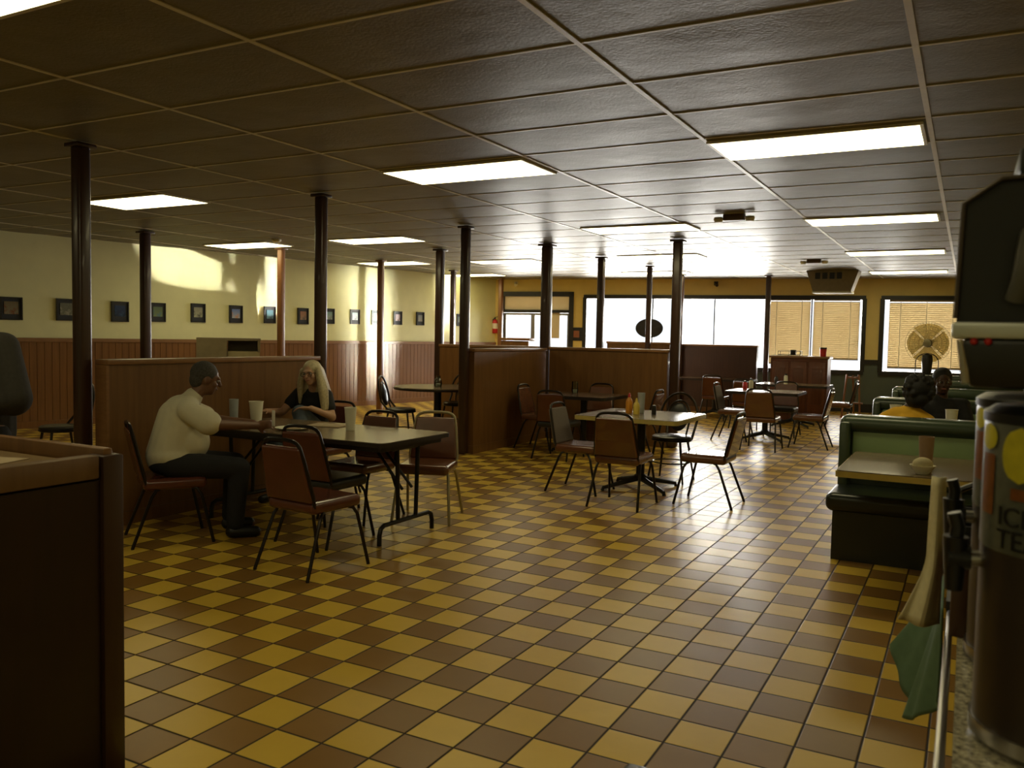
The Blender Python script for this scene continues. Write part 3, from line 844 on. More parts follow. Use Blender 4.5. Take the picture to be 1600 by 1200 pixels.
# serving box behind the near half wall
t = thing('tray_cabinet', 'pale grey cabinet with an open tray slot behind the near half wall', 'cabinet', (-8.10, 7.55, 0), R(46))
gm = plain('putty_laminate', (.26, .21, .12), .5); gm2 = plain('pale_putty', (.42, .36, .21), .5)
mb = MB(); mb.box((-.165, 0, .70), (.35, .4, 1.40)); obj('side_panel', mb, gm, t, False)
mb = MB(); mb.box((.205, .02, .62), (.38, .36, 1.24)); obj('body', mb, gm2, t, False)
mb = MB(); mb.box((.205, 0, 1.385), (.40, .4, .03)); mb.box((.385, 0, 1.305), (.03, .4, .15)); mb.box((.205, .18, 1.305), (.38, .03, .15)); obj('tray_slot', mb, gm, t, False)
# block beside the entrance
t = thing('host_stand', 'brown box-topped host stand in front of the entrance doors', 'stand', (-7.72, 14.6, 0))
mb = MB(); mb.box((0, 0, .7), (.60, .4, 1.40)); obj('body', mb, MT['panel'], t, False)
mb = MB(); mb.box((0, 0, 1.43), (.64, .44, .05), 0, .008); obj('top_board', mb, MT['panel_lt'], t)

# fire extinguisher in the corner
P = on_plane(774, 510, FA, FB)
t = thing('fire_extinguisher', 'red fire extinguisher with white label on the far corner wall', 'fire extinguisher', FP(.0+.03, .09, 1.55), FROT)
mb = MB(); mb.lathe([(0, 0), (.06, 0), (.065, .02), (.065, .27), (.045, .32), (.02, .34), (0, .34)], n=20); obj('cylinder', mb, MT['red'], t)
mb = MB(); mb.lathe([(.0665, .11), (.0665, .24)], n=20); obj('label_band', mb, MT['paper'], t)
mb = MB(); mb.box((0, 0, .36), (.03, .03, .05)); mb.tube([(0, 0, .385), (.07, 0, .40)], .008, 6); mb.tube([(-.02, -.0, .36), (-.085, 0, .30), (-.08, 0, .12)], .01, 6); obj('valve', mb, MT['black'], t)
mb = MB(); mb.box((0, .075, .2), (.05, .03, .2)); obj('bracket', mb, MT['steel'], t, False)
# framed plaque between entrance and big window
u, z = UX(901, 522)
t = thing('wall_plaque', 'dark framed plaque with reddish centre between entrance and window', 'plaque', FP(u, .012, z), FROT)
mb = MB(); mb.box((0, 0, 0), (.30, .024, .31), 0, .004); obj('frame', mb, MT['black'], t, False)
mb = MB(); mb.box((0, -.014, 0), (.14, .008, .16)); obj('print', mb, plain('red_print', (.30, .10, .05), .5), t, False)
# cameras on the far wall
for px, py, l in ((1119, 443, 'small security camera on the mustard wall above the big window'), (807, 443, 'small white camera on the far wall above the entrance')):
    u, z = UX(px, py)
    t = thing('security_camera', l, 'camera', FP(u, 0, z), FROT, 'cameras on the far wall')
    mb = MB(); mb.box((0, -.02, 0), (.09, .04, .09), 0, .008); obj('wall_mount', mb, MT['dark' if px > 1000 else 'foam'], t)
    mb = MB(); mb.tube([(0, -.03, .0), (.03, -.16, -.05)], .035, 12); obj('housing', mb, MT['dark' if px > 1000 else 'foam'], t)
# oval sign hanging in the window
u, z = UX(1015, 513)
t = thing('oval_sign', 'black oval sign hanging in the bright window', 'sign', FP(u, .06, z), FROT)
mb = MB(); mb.lathe([(0, -.012), (.30, -.012), (.315, 0), (.30, .012), (0, .012)], n=40, mat=Matrix.Diagonal((1, 1, .70, 1)) @ Matrix.Rotation(R(90), 4, 'X')); obj('sign_board', mb, MT['black'], t)
mb = MB(); mb.tube([(0, 0, .21), (0, 0, WZ1-z-.01)], .004, 6); obj('cord', mb, MT['black'], t)
# poster on the right door leaf
u, z = UX(862, 508)
slabp = thing('door_poster', 'pale tan poster taped on the right glass door', 'poster', FP(u, -.045, z), FROT)
mb = MB(); mb.box((0, 0, 0), (.36, .006, .62)); obj('sheet', mb, MT['blind'], slabp, False)

# blinds
def blind(u0, u1, z0, z1, label, cords):
    t = thing('window_blind', label, 'window blind', FP((u0+u1)/2, .0, 0), FROT, 'slatted window blinds')
    w = u1-u0
    mb = MB(); n = int((z1-z0)/.042)
    for k in range(n):
        z = z0+.02+(z1-z0-.04)*k/n
        mb.box((0, .02, z), (w, .045, .003), rot=Matrix.Rotation(R(-66), 3, 'X'))
    obj('slats', mb, MT['blind'], t, False)
    mb = MB(); mb.box((0, .02, z1+.0), (w, .05, .035)); obj('head_rail', mb, MT['tanpaper'], t, False)
    mb = MB(); mb.box((0, .02, z0), (w, .045, .02)); obj('bottom_rail', mb, MT['tanpaper'], t, False)
    for c in cords:
        mb = MB(); mb.box((c*w, -.008, (z0+z1)/2), (.012, .003, z1-z0)); obj('cord', mb, MT['paper'], t, False)
    return t
ub = [UX(x, 500)[0] for x in (1200, 1266, 1271, 1343, 1391, 1500)]
blind(ub[0], ub[1], 1.0, 2.40, 'tan slatted blind directly right of the far dark post', (-.3, .3))
blind(ub[2], ub[3], 1.12, 2.40, 'tan slatted blind at the right end of the big window, gap below', (-.3, .3))
blind(ub[4]-.02, min(ub[5]+.1, V1-.05), .97, 2.385, 'tan slatted blind in the right window behind the fan', (-.35, 0, .35))

# ceiling fittings
def emergency(x, y, label):
    t = thing('emergency_light', label, 'emergency light', (x, y, ZC), 0, 'ceiling emergency lights')
    mb = MB(); mb.box((0, 0, -.025), (.22, .12, .07), 0, .012); obj('housing', mb, plain('brown_housing', (.10, .06, .035), .5), t)
    for s in (-1, 1):
        mb = MB(); mb.lathe([(0, 0), (.045, 0), (.052, -.02), (.04, -.05), (0, -.055)], (s*.17, 0, -.02), 18); obj('lamp_head', mb, MT['foam'], t)
emergency(-2.31*1.0, 9.3, 'twin-lamp emergency light on the ceiling near centre')
emergency(-2.33, 14.8, 'farther twin-lamp emergency light before the ceiling heater')
t = thing('smoke_detector', 'small smoke detector on ceiling left of the first lit post', 'smoke detector', (at_z(432, 374, ZC).x, at_z(432, 374, ZC).y, ZC))
mb = MB(); mb.lathe([(0, 0), (.07, 0), (.07, -.025), (.045, -.045), (0, -.045)], n=20); obj('housing', mb, MT['foam'], t)
t = thing('ceiling_heater', 'boxy heater unit hung from the ceiling near the far wall', 'heater', (-2.35, 17.3, ZC))
cm = plain('dim_enamel', (.26, .21, .13), .5)
mb = MB(); mb.prism([(-.47, 0), (.47, 0), (.34, -.40), (-.34, -.40)], -.22, .22, Matrix.Rotation(R(90), 4, 'X')); obj('casing', mb, cm, t, False)
mb = MB()
for k in range(4): mb.box((-.26+k*.13, -.225, -.10), (.09, .012, .12))
obj('vent_grille', mb, MT['black'], t, False)
mb = MB(); mb.box((0, 0, -.41), (.70, .46, .03), 0, .006); obj('bottom_tray', mb, MT['foam'], t)

# ------------------------------------------------------------------ booths
def bench(yb, label, xl=-.80, xr=.95, near=True, far=True, top=.965):
    """double booth bench: upholstered back in the middle, a seat on either side"""
    t = thing('booth_bench', label, 'booth bench', (0, yb, 0), 0, 'green vinyl booth benches')
    w = xr-xl; cx = (xl+xr)/2
    mb = MB(); mb.box((cx, 0, .45), (w, .14, .90)); mb.box((xl+.035, -.10, .55), (.07, .22, .74), 0, .02); obj('back_core', mb, MT['green'], t)
    mb = MB(); mb.box((cx, -.02, top-.065), (w+.02, .22, .13), 0, .055, 4); obj('top_roll', mb, MT['green'], t)
    for s, on in ((-1, near), (1, far)):
        if not on: continue
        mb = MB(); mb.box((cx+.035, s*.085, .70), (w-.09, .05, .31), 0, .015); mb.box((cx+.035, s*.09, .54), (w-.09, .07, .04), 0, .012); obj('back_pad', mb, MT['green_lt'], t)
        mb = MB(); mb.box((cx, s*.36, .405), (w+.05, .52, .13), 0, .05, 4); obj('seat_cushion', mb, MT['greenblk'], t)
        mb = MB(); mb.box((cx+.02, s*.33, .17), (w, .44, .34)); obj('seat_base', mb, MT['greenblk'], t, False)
    return t
bench(6.68, 'nearest green booth bench with light sage back pad facing us')
bench(9.05, 'second green booth bench, behind the two seated diners')
bench(11.4, 'third green booth bench, lower half hidden by diners')
bench(13.75, 'fourth green booth bench toward the right window')
bench(16.1, 'farthest green booth bench below the right window')
def booth_table(y, label, xl=-.66, xr=.95, d=.78):
    t = thing('booth_table', label, 'table', ((xl+xr)/2, y, 0), 0, 'booth tables')
    w = xr-xl
    mb = MB(); mb.prism(rrect(w-.014, d-.014, .03), .715, .748); obj('tabletop', mb, MT['lam'], t)
    mb = MB(); mb.prism(rrect(w, d, .035), .708, .742); obj('edge_band', mb, MT['brass' if y < 6 else 'edge'], t)
    for sx in (-.42,):
        mb = MB(); mb.box((.62+sx, 0, .37), (.07, .07, .67), 0, .01); obj('column', mb, MT['post_lt'] if y < 6 else MT['iron'], t)
    for k in range(4):
        a = R(25+90*k); c, s = math.cos(a), math.sin(a)
        mb = MB(); mb.tube([(.2+.03*c, .03*s, .09), (.2+.2*c, .2*s, .06), (.2+.38*c, .38*s, .02), (.2+.385*c, .385*s, 0)], .02, 8); obj('foot', mb, MT['iron'], t)
    return t
booth_table(5.72, 'nearest booth table with brass edge before the green bench', d=1.0)
booth_table(7.88, 'booth table between the two diners', d=.72)
booth_table(10.22, 'booth table behind the diner facing us', d=.72)
booth_table(12.6, 'pinkish booth table farther down the booth row', d=.72)
booth_table(14.95, 'farthest booth table near the right window', d=.72)
cup(-.545, 8.13, .7495, .205, .036, .048, 'white foam cup left of the yellow-shirted diner', group='cups on the booth tables')
cup(-.105, 7.95, .7495, .20, .036, .048, 'white foam cup right of the diners above the bench back', group='cups on the booth tables')

def fan_mat():
    m = bpy.data.materials.new('translucent_tan_blade'); m.use_nodes = True
    t = m.node_tree; t.nodes.clear()
    o = t.nodes.new('ShaderNodeOutputMaterial')
    d = t.nodes.new('ShaderNodeBsdfDiffuse'); tr = t.nodes.new('ShaderNodeBsdfTransparent'); l2 = t.nodes.new('ShaderNodeBsdfTranslucent')
    c = mixc(t, noise(t, geopos(t), 6, 2), (.36, .28, .09), (.30, .23, .07))
    lnk(t, c, d.inputs[0]); lnk(t, c, l2.inputs[0]); tr.inputs[0].default_value = (.75, .62, .30, 1)
    a = t.nodes.new('ShaderNodeMixShader'); a.inputs[0].default_value = .5; lnk(t, d.outputs[0], a.inputs[1]); lnk(t, l2.outputs[0], a.inputs[2])
    b = t.nodes.new('ShaderNodeMixShader'); b.inputs[0].default_value = .45; lnk(t, a.outputs[0], b.inputs[1]); lnk(t, tr.outputs[0], b.inputs[2])
    lnk(t, b.outputs[0], o.inputs[0]); return m
FANM = fan_mat()
# pedestal fan
P = at_y(1450, 536, 17.35)
t = thing('pedestal_fan', 'round caged fan on a stand before the right window', 'fan', (P.x, P.y, 0))
fz = P.z; rad = .385
faceM = Matrix.Translation((0, 0, fz)) @ Matrix.Rotation(R(-3), 4, 'Z') @ Matrix.Rotation(R(90), 4, 'X')
mb = MB()
for rr, dz in ((rad, 0), (rad*.8, .035), (rad*.6, .055), (rad*.4, .062), (rad*.2, .064)):
    for sg in (-1, 1):
        mb.tube([faceM @ Vector((rr*math.cos(a), rr*math.sin(a), sg*dz)) for a in [2*PI*k/40 for k in range(40)]], .0022, 4, True)
for k in range(48):
    a = 2*PI*k/48
    for sg in (-1, 1):
        mb.tube([faceM @ Vector((q*rad*math.cos(a), q*rad*math.sin(a), sg*dz)) for q, dz in ((1, 0), (.8, .035), (.6, .055), (.4, .062), (.15, .064))], .0018, 4)
obj('cage', mb, MT['tube_tan'], t)
mb = MB()
for k in range(4):
    a0 = k*PI/2
    g = []
    for i in range(7):
        q = (.2+.72*i/6)*rad
        g.append([faceM @ Vector((q*math.cos(a0+b*(.775+.01*i/6)), q*math.sin(a0+b*(.55+.15*i/6)), .02*b)) for b in (-1, -.5, 0, .5, 1)])
    mb.sheet(g)
obj('blades', mb, FANM, t)
mb = MB(); mb.lathe([(0, -.07), (.07, -.06), (.075, .07), (.065, .16), (0, .17)], n=20, mat=faceM); obj('motor', mb, MT['tube_tan'], t)
mb = MB(); mb.lathe([(0, fz-.62), (.075, fz-.60), (.095, fz-.30), (.08, fz-.22), (0, fz-.19)], (0, -.06, 0), 20); mb.tube([(0, 0, fz-.2), (0, 0, .04)], .025, 10); obj('pole', mb, MT['black'], t)
mb = MB(); mb.tube([(-.19, -.06, fz-.60)]+[(.19*math.cos(R(a)), -.06, fz-.36+.17*math.sin(R(a))) for a in range(180, -1, -15)]+[(.19, -.06, fz-.60)], .008, 6); obj('wire_loop', mb, MT['black'], t)
mb = MB(); mb.lathe([(0, 0), (.26, 0), (.26, .02), (.05, .06), (0, .06)], n=28); obj('base', mb, MT['black'], t)

# ================================================================== FOREGROUND LEFT: wooden counter
t = thing('service_counter', 'dark wooden service counter with pale edging at the lower left', 'counter', (-2.45, 1.83, 0))
dkw = wood('dark_counter_wood', (.026, .009, .0045), (.012, .004, .0025), .4)
mb = MB(); mb.box((-.62, -1.32, .50), (1.22, 2.6, 1.0)); obj('carcass', mb, dkw, t, False)
mb = MB(); mb.box((-.035, -.03, .54), (.085, .075, 1.08), 0, .006); obj('corner_post', mb, wood('counter_trim', (.06, .025, .010), (.03, .012, .006), .4), t)
mb = MB(); mb.box((-.03, -1.35, 1.045), (.06, 2.55, .075), 0, .006); obj('front_edging', mb, wood('front_edge_wood', (.19, .105, .04), (.11, .055, .02), .4), t)
mb = MB(); mb.box((-.62, -.03, 1.065), (1.2, .035, .07), 0, .006); obj('back_rail', mb, MT['panel'], t)
mb = MB(); mb.box((-.64, -1.33, 1.025), (1.16, 2.55, .05)); obj('countertop', mb, wood('pale_counter_top', (.26, .17, .065), (.17, .10, .04), .4), t, False)
slab('paper_sheet', -2.86, 1.56, 1.0505, .30, .22, .003, 18, 'tanpaper', 'pale paper sheets lying on the wooden service counter', 'paper')

# ================================================================== FOREGROUND RIGHT: drinks counter
CX0, CX1, CY0, CY1, CZ = -.012, .62, .40, 2.36, .92
t = thing('drinks_counter', 'granite topped drinks counter with steel edge along the right side', 'counter', (.3, 1.38, 0))
L = lambda x, y, z: (x-.3, y-1.38, z)
mb = MB(); mb.box(L(.34, 1.38, .44), (.56, 1.9, .88)); obj('carcass', mb, dkw, t, False)
mb = MB(); mb.box(L((CX0+CX1)/2+.008, 1.38, .90), (CX1-CX0-.016, CY1-CY0, .04)); obj('countertop', mb, MT['granite'], t, False)
mb = MB(); mb.box(L(CX0, 1.38, .895), (.014, CY1-CY0, .052), 0, .004); obj('edge_strip', mb, MT['steel'], t)

def tea_urn(cx, cy, label, text=True):
    t = thing('tea_urn', label, 'drink dispenser', (cx, cy, CZ), 0, 'steel iced tea urns')
    r = .112
    mb = MB(); mb.lathe([(0, .03), (r, .03), (r, .035), (r*1.0, .05), (r, .27), (r, .30), (0, .30)], n=40); obj('urn_body', mb, MT['steel_dk'], t)
    mb = MB(); mb.lathe([(0, 0), (r*.95, 0), (r*1.04, .01), (r*1.04, .03), (0, .03)], n=40); obj('base_ring', mb, MT['steel'], t)
    mb = MB(); mb.lathe([(r*1.005, .285), (r*1.012, .29), (r*1.012, .46), (r*1.0, .465), (0, .465)], n=40)
    wr = obj('printed_wrap', mb, plain('icy_print', (.12, .125, .095), .4, 0, .5, 26), t)
    # the print: tea glasses, lemon slices and lettering that follow the curve
    def patch(a0, a1, z0, z1, name, mat, oval=False, lift=.0016):
        m2 = MB(); g = []
        n, q = 14, 10
        if oval:
            ring = []
            for i in range(q+1):
                z = z0+(z1-z0)*i/q; hw = math.sqrt(max(0, 1-(2*i/q-1)**2))*.5
                g.append([Vector(((r*1.012+lift)*math.cos(R(a)), (r*1.012+lift)*math.sin(R(a)), z)) for a in [(a0+a1)/2+(a1-a0)*hw*(2*k/n-1) for k in range(n+1)]])
        else:
            for i in range(q+1):
                z = z0+(z1-z0)*i/q
                g.append([Vector(((r*1.012+lift)*math.cos(R(a)), (r*1.012+lift)*math.sin(R(a)), z)) for a in [a0+(a1-a0)*k/n for k in range(n+1)]])
        m2.sheet(g); return obj(name, m2, mat, wr)
    tea = plain('tea_print', (.22, .07, .012), .35, 0, .35, 40); lem = plain('lemon_print', (.62, .55, .03), .35, 0, .2, 40)
    for off in (0, 150):
        patch(194+off, 210+off, .335, .42, 'tea_glass_print', tea)
        patch(218+off, 246+off, .385, .462, 'lemon_print', lem, True, .0022)
        patch(192+off, 212+off, .425, .463, 'lemon_print', lem, True, .0022)
        patch(226+off, 262+off, .362, .378, 'band_print', tea)
    if text:
        for word, z in (('ICED', .325), ('TEA', .293)):
            cu = bpy.data.curves.new('lettering', 'FONT'); cu.body = word; cu.size = .038; cu.extrude = .0006; cu.align_x = 'LEFT'
            tmp = bpy.data.objects.new('lettering', cu); COL.objects.link(tmp)
            dg = bpy.context.evaluated_depsgraph_get(); dg.update()
            me = bpy.data.meshes.new_from_object(tmp.evaluated_get(dg), depsgraph=dg)
            bpy.data.objects.remove(tmp)
            rr = r*1.012+.002
            for v in me.vertices:
                a = R(216)+v.co.x/rr
                d = rr+v.co.z
                v.co = Vector((d*math.cos(a), d*math.sin(a), z+v.co.y))
            me.materials.clear(); me.materials.append(MT['black'])
            lo = bpy.data.objects.new('lettering', me); COL.objects.link(lo); lo.parent = wr
    mb = MB(); mb.lathe([(r*.7, .465), (r*1.03, .465), (r*1.03, .478), (r*.9, .488), (0, .49)], n=40); obj('lid', mb, MT['black'], t)
    mb = MB(); mb.lathe([(0, .49), (.011, .49), (.015, .505), (.010, .518), (0, .52)], (-.03, -.03, 0), 14); obj('lid_knob', mb, MT['steel'], t)
    # spigot that reaches out over the counter edge
    sp = MB(); a = R(186); c, s = math.cos(a), math.sin(a)
    sp.tube([(c*r*.98, s*r*.98, .26), (c*(r+.02), s*(r+.02), .26)], .012, 12); ob = obj('spigot', sp, MT['steel'], t)
    sp = MB(); sp.tube([(c*(r+.012), s*(r+.012), .26), (c*(r+.042), s*(r+.042), .26)], .018, 14)
    sp.tube([(c*(r+.032), s*(r+.032), .29), (c*(r+.032), s*(r+.032), .21)], .016, 12, rads=[.018, .012])
    sp.tube([(c*(r+.032), s*(r+.032), .285), (c*(r+.030), s*(r+.030), .305), (c*(r+.036), s*(r+.036), .325)], .010, 10)
    obj('valve_handle', sp, MT['black'], ob)
    return t
tea_urn(.138, 1.42, 'near steel iced tea urn with lemon print at the right edge')
tea_urn(.130, 1.76, 'farther steel iced tea urn behind the near urn, mostly hidden', True)

t = thing('tea_brewer', 'large black tea brewer looming above the urns at upper right', 'tea brewer', (.25, 1.46, CZ))
L = lambda x, y, z: (x-.25, y-1.46, z-CZ)
mb = MB(); mb.prism([(-.018-.25, 1.524-CZ), (.46-.25, 1.524-CZ), (.46-.25, 1.735-CZ), (.03-.25, 1.722-CZ), (-.014-.25, 1.694-CZ)], -.18, .10, Matrix.Rotation(R(90), 4, 'X'))
obj('housing', mb, MT['black'], t, False)
mb = MB(); mb.box(L(.22, 1.46, 1.513), (.485, .30, .022), 0, .004); obj('steel_tray', mb, plain('pale_steel', (.62, .66, .62), .35, .3), t)
mb = MB(); mb.tube([L(-.019, 1.352, 1.53), L(-.015, 1.352, 1.69), L(.030, 1.352, 1.722), L(.44, 1.352, 1.734)], .0035, 6); obj('edge_trim', mb, MT['steel_dk'], t)
mb = MB(); mb.box(L(.27, 1.5, 1.752), (.44, .22, .04), 0, .008); obj('top_lid', mb, plain('grey_green_lid', (.022, .026, .02), .5), t)
mb = MB(); mb.box(L(.20, 1.44, 1.468), (.40, .24, .068), 0, .01, taper=(1.06, 1.04)); obj('brew_funnel', mb, MT['black'], t)
mb = MB(); mb.tube([L(-.002, 1.325, 1.440), L(-.010, 1.325, 1.500)], .006, 8); obj('funnel_rail', mb, MT['steel'], t)
mb = MB(); mb.tube([L(.052, 1.345, 1.555), L(.058, 1.335, 1.58), L(.064, 1.335, 1.63), L(.066, 1.345, 1.645)], .013, 12); obj('handle', mb, plain('grey_handle', (.10, .095, .075), .45), t)
mb = MB(); mb.box(L(.44, 1.50, 1.21), (.16, .34, .58)); obj('column', mb, MT['steel_dk'], t, False)
mb = MB()
for k, (dx) in enumerate((.005, .022)): mb.ball(L(dx, 1.315, 1.498), .005, None, 10, 8)
obj('indicator_lamp', mb, MT['red'], t)

# black organiser rack and little clutter at the far end of the counter
t = thing('lid_rack', 'black ribbed cup lid rack at the far end of drinks counter', 'rack', (.06, 2.16, CZ))
mb = MB(); mb.box((0, 0, .01), (.16, .26, .02)); mb.box((.07, 0, .09), (.02, .26, .18))
mb.box((-.068, .08, .15), (.022, .05, .09), 0, .006)
for k in range(6): mb.box((-.0, -.12+k*.048, .10), (.14, .008, .17))
obj('rack_frame', mb, MT['black'], t, False)
mb = MB(); mb.tube([(-.068, .08, .18), (-.068, .08, .23), (-.03, .08, .25), (.01, .08, .23), (.01, .08, .18)], .008, 8); obj('handle', mb, MT['black'], t)
t = thing('wooden_box', 'small brown wooden box on the counter edge beside the cream towel', 'box', (.004, 1.93, CZ))
mb = MB(); mb.box((0, 0, .07), (.03, .16, .14), 0, .003); obj('box_body', mb, wood('small_box_wood', (.12, .055, .03), (.07, .03, .015)), t)
mb = MB(); mb.box((0, 0, .146), (.036, .166, .012), 0, .003); obj('box_lid', mb, MT['black'], t)

def cloth(name, rows, cols, fn_, mat, label, cat):
    mb = MB(); mb.sheet([[fn_(i/(rows-1), j/(cols-1)) for j in range(cols)] for i in range(rows)])
    o = obj(name, mb, MT[mat])
    md = o.modifiers.new('thickness', 'SOLIDIFY'); md.thickness = .004; md.offset = 0
    return tag(o, label, cat)
def f_green(v, u):     # v 0 top..1 hem ; u 0 near..1 far
    y = 2.02+u*.30
    fold = .016*math.sin(u*13+.6)+.008*math.sin(u*27)
    x = -.026-.004*u-(.012+.092*(u**.8))*v**1.1+fold*v
    z = .925-v*(.185+.118*math.sin(PI*min(1, u*1.1+.05)))
    return Vector((x, y, z))
cloth('hanging_cloth', 24, 40, f_green, 'towel_g', 'green cloth hanging in folds down the side of the drinks counter', 'cloth')
def f_cream(v, u):     # u 0 left edge .. 1 right edge, facing the camera
    w_ = max(0, (v-.55)/.45)
    xl = -.056-.008*v-.046*w_**1.3
    x = xl+(-.031-xl)*u
    y = 1.985-.02*math.sin(PI*u)+.012*math.sin(u*8)*v-.04*(1-v)*0
    z = 1.215-.317*v
    return Vector((x, y, z))
cloth('hanging_towel', 18, 14, f_cream, 'towel_c', 'cream towel hanging in front of the green cloth at the counter edge', 'towel')
# a dark rounded case that just enters the view at the bottom
P = at_z(1003, 1200, .10)
cs = obj('black_case', MB().box((0, 0, .055), (.12, .26, .11), 0, .03, 4), MT['black'], None, True, (P.x, P.y-.115, 0))
tag(cs, 'rounded black case on the tiles, just entering at the bottom edge', 'case')
# on the nearest booth table
t = thing('tea_glass', 'tall tan drinking glass on the nearest booth table', 'glass', (-.20, 5.62, .7495))
mb = MB(); mb.lathe([(0, 0), (.034, 0), (.044, .19), (.041, .19), (.032, .008), (0, .008)], n=20); obj('glass_wall', mb, plain('milky_glass', (.40, .28, .19), .3), t)
mb = MB(); mb.lathe([(0, .01), (.031, .01), (.039, .17), (0, .17)], n=20); obj('drink', mb, plain('milky_tea', (.34, .23, .14), .4), t)
t = thing('small_bowl', 'cream bowl heaped with a crumpled napkin on the nearest booth table', 'bowl', (-.205, 5.36, .7495))
mb = MB(); mb.lathe([(0, 0), (.035, 0), (.07, .05), (.066, .05), (.033, .006), (0, .006)], n=22); obj('bowl_wall', mb, MT['foam'], t)
mb = MB(); mb.ball((0, 0, .055), (.055, .05, .04)); obj('napkin', mb, MT['towel_c'], t)

# ================================================================== PEOPLE
def headM(c, yw, pt, rl=0): 
    return Matrix.Translation(Vector(c)) @ Matrix.Rotation(yw, 4, 'Z') @ Matrix.Rotation(pt, 4, 'X') @ Matrix.Rotation(rl, 4, 'Y')
def add_head(mb, m, k=1.0):
    """face looks along local +Y"""
    q = m.to_3x3()
    def e(p, r): mb.ball(m @ (Vector(p)*k), tuple(x*k for x in r), q, 20, 14)
    e((0, -.012, .025), (.074, .094, .092)); e((0, .018, -.045), (.058, .068, .068)); e((0, .050, -.080), (.034, .030, .028))
    e((0, .082, .022), (.045, .016, .016)); 
    mb.cap(m @ (Vector((0, .088, .018))*k), m @ (Vector((0, .106, -.022))*k), .009*k, .015*k, 10)
    e((0, .080, -.054), (.026, .012, .013))
    for s in (-1, 1):
        e((s*.074, -.006, -.006), (.010, .022, .032)); e((s*.040, .062, -.025), (.024, .02, .022))
def add_hand(mb, wrist, d, palm_n, side, curl=.5, k=1.0):
    """d: finger direction, palm_n: direction the palm faces, side: +1 when the thumb lies along d x palm_n"""
    w = Vector(wrist); d = Vector(d).normalized(); n = Vector(palm_n); n = (n-d*n.dot(d)).normalized(); s = d.cross(n)*side
    c = w+d*.05*k
    rot = Matrix((s, d, n)).transposed()
    mb.ball(c, (.040*k, .052*k, .017*k), rot, 14, 10)
    for i, (o, L) in enumerate(((.028, .068), (.010, .078), (-.009, .072), (-.027, .056))):
        a = w+d*.088*k+s*o*k
        b = a+(d*math.cos(curl*.5)+n*math.sin(curl*.5))*L*.5*k
        e = b+(d*math.cos(curl*1.5)+n*math.sin(curl*1.5))*L*.5*k
        mb.cap(w+d*.05*k+s*o*.7*k, a, .010*k, .0095*k, 8); mb.cap(a, b, .0095*k, .0085*k, 8); mb.cap(b, e, .0085*k, .007*k, 8)
    a = w+d*.025*k+s*.028*k
    b = a+(s*.7+d*.6+n*.25).normalized()*.042*k
    e = b+(s*.15+d*.8+n*.5).normalized()*.032*k
    mb.cap(a, b, .013*k, .011*k, 8); mb.cap(b, e, .011*k, .008*k, 8)
def eyes(m, par, k=1.0, glasses=False):
    mb = MB()
    for s in (-1, 1): mb.ball(m @ (Vector((s*.031, .079, .004))*k), .011*k, None, 10, 8)
    obj('eye', mb, MT['eye'], par)
    mb = MB()
    for s in (-1, 1): mb.ball(m @ (Vector((s*.031, .0885, .004))*k), .0055*k, None, 8, 6)
    obj('iris', mb, MT['black'], par)
    mb = MB(); mb.ball(m @ (Vector((0, .090, -.055))*k), (.022*k, .006*k, .006*k), m.to_3x3(), 12, 8); obj('lips', mb, MT['lip'], par)
    if glasses:
        mb = MB()
        for s in (-1, 1):
            mb.tube([m @ (Vector((s*.033+.027*math.cos(a), .100, .002+.020*math.sin(a)))*k) for a in [2*PI*j/20 for j in range(20)]], .0022, 6, True)
            mb.tube([m @ (Vector((s*.060, .100, .006))*k), m @ (Vector((s*.078, .03, .008))*k), m @ (Vector((s*.079, -.02, 0))*k)], .0018, 6)
        mb.tube([m @ (Vector((-.007, .102, .005))*k), m @ (Vector((.007, .102, .005))*k)], .002, 6)
        obj('spectacles', mb, MT['black'], par)

# ---- seated man in the white shirt; faces the table (+Y)
MX, MY, MR = -4.96, 4.14, R(-37)
hm = headM((.0, .215, 1.14), R(6), R(-14))
def man(mb):
    mb.ball((0, -.02, .56), (.16, .15, .12)); mb.cap((0, .0, .62), (0, .05, .86), .145, .135); mb.ball((0, .07, .90), (.15, .12, .13))
    mb.cap((0, .11, .98), (0, .19, 1.09), .055, .052)
    for s in (-1, 1):
        mb.cap((s*.06, .09, .92), (s*.14, .09, .915), .055, .050)
        mb.cap((s*.10, 0, .535), (s*.14, .42, .50), .085, .062); mb.cap((s*.14, .42, .49), (s*.145, .40, .09), .058, .04)
        mb.cap((s*.145, .38, .045), (s*.155, .55, .035), .04, .034)
    add_head(mb, hm)
    # right arm reaches along the table, left arm beside it
    mb.cap((.15, .09, .915), (.222, .27, .832), .048, .040); mb.cap((.225, .27, .83), (.10, .55, .805), .040, .028)
    add_hand(mb, (.10, .55, .805), (-.2, 1, .05), (-1, -.1, .1), -1, .9)
    mb.cap((-.15, .09, .915), (-.235, .30, .82), .048, .040); mb.cap((-.235, .30, .82), (-.11, .56, .80), .040, .028)
    add_hand(mb, (-.11, .56, .80), (.25, 1, -.05), (.2, 0, -1), -1, .6)
body = blob('person', man, MT['skin_m'], None, .0075, 4, (MX, MY, 0), MR)
tag(body, 'man in white short-sleeved shirt seated in profile at the folding table', 'person')
def shirt(mb):
    mb.ball((0, -.02, .60), (.185, .170, .10)); mb.cap((0, -.02, .60), (0, .035, .86), .170, .150); mb.ball((0, .10, .69), (.155, .145, .145)); mb.ball((0, .05, .90), (.155, .130, .130))
    mb.cap((0, .10, .97), (0, .13, 1.015), .080, .066)
    for s in (-1, 1):
        mb.cap((s*.06, .09, .945), (s*.15, .085, .925), .080, .074); mb.cap((s*.15, .085, .925), (s*.205, .215, .845), .074, .090)
o = blob('shirt', shirt, MT['shirt_w'], body, .009, 5)
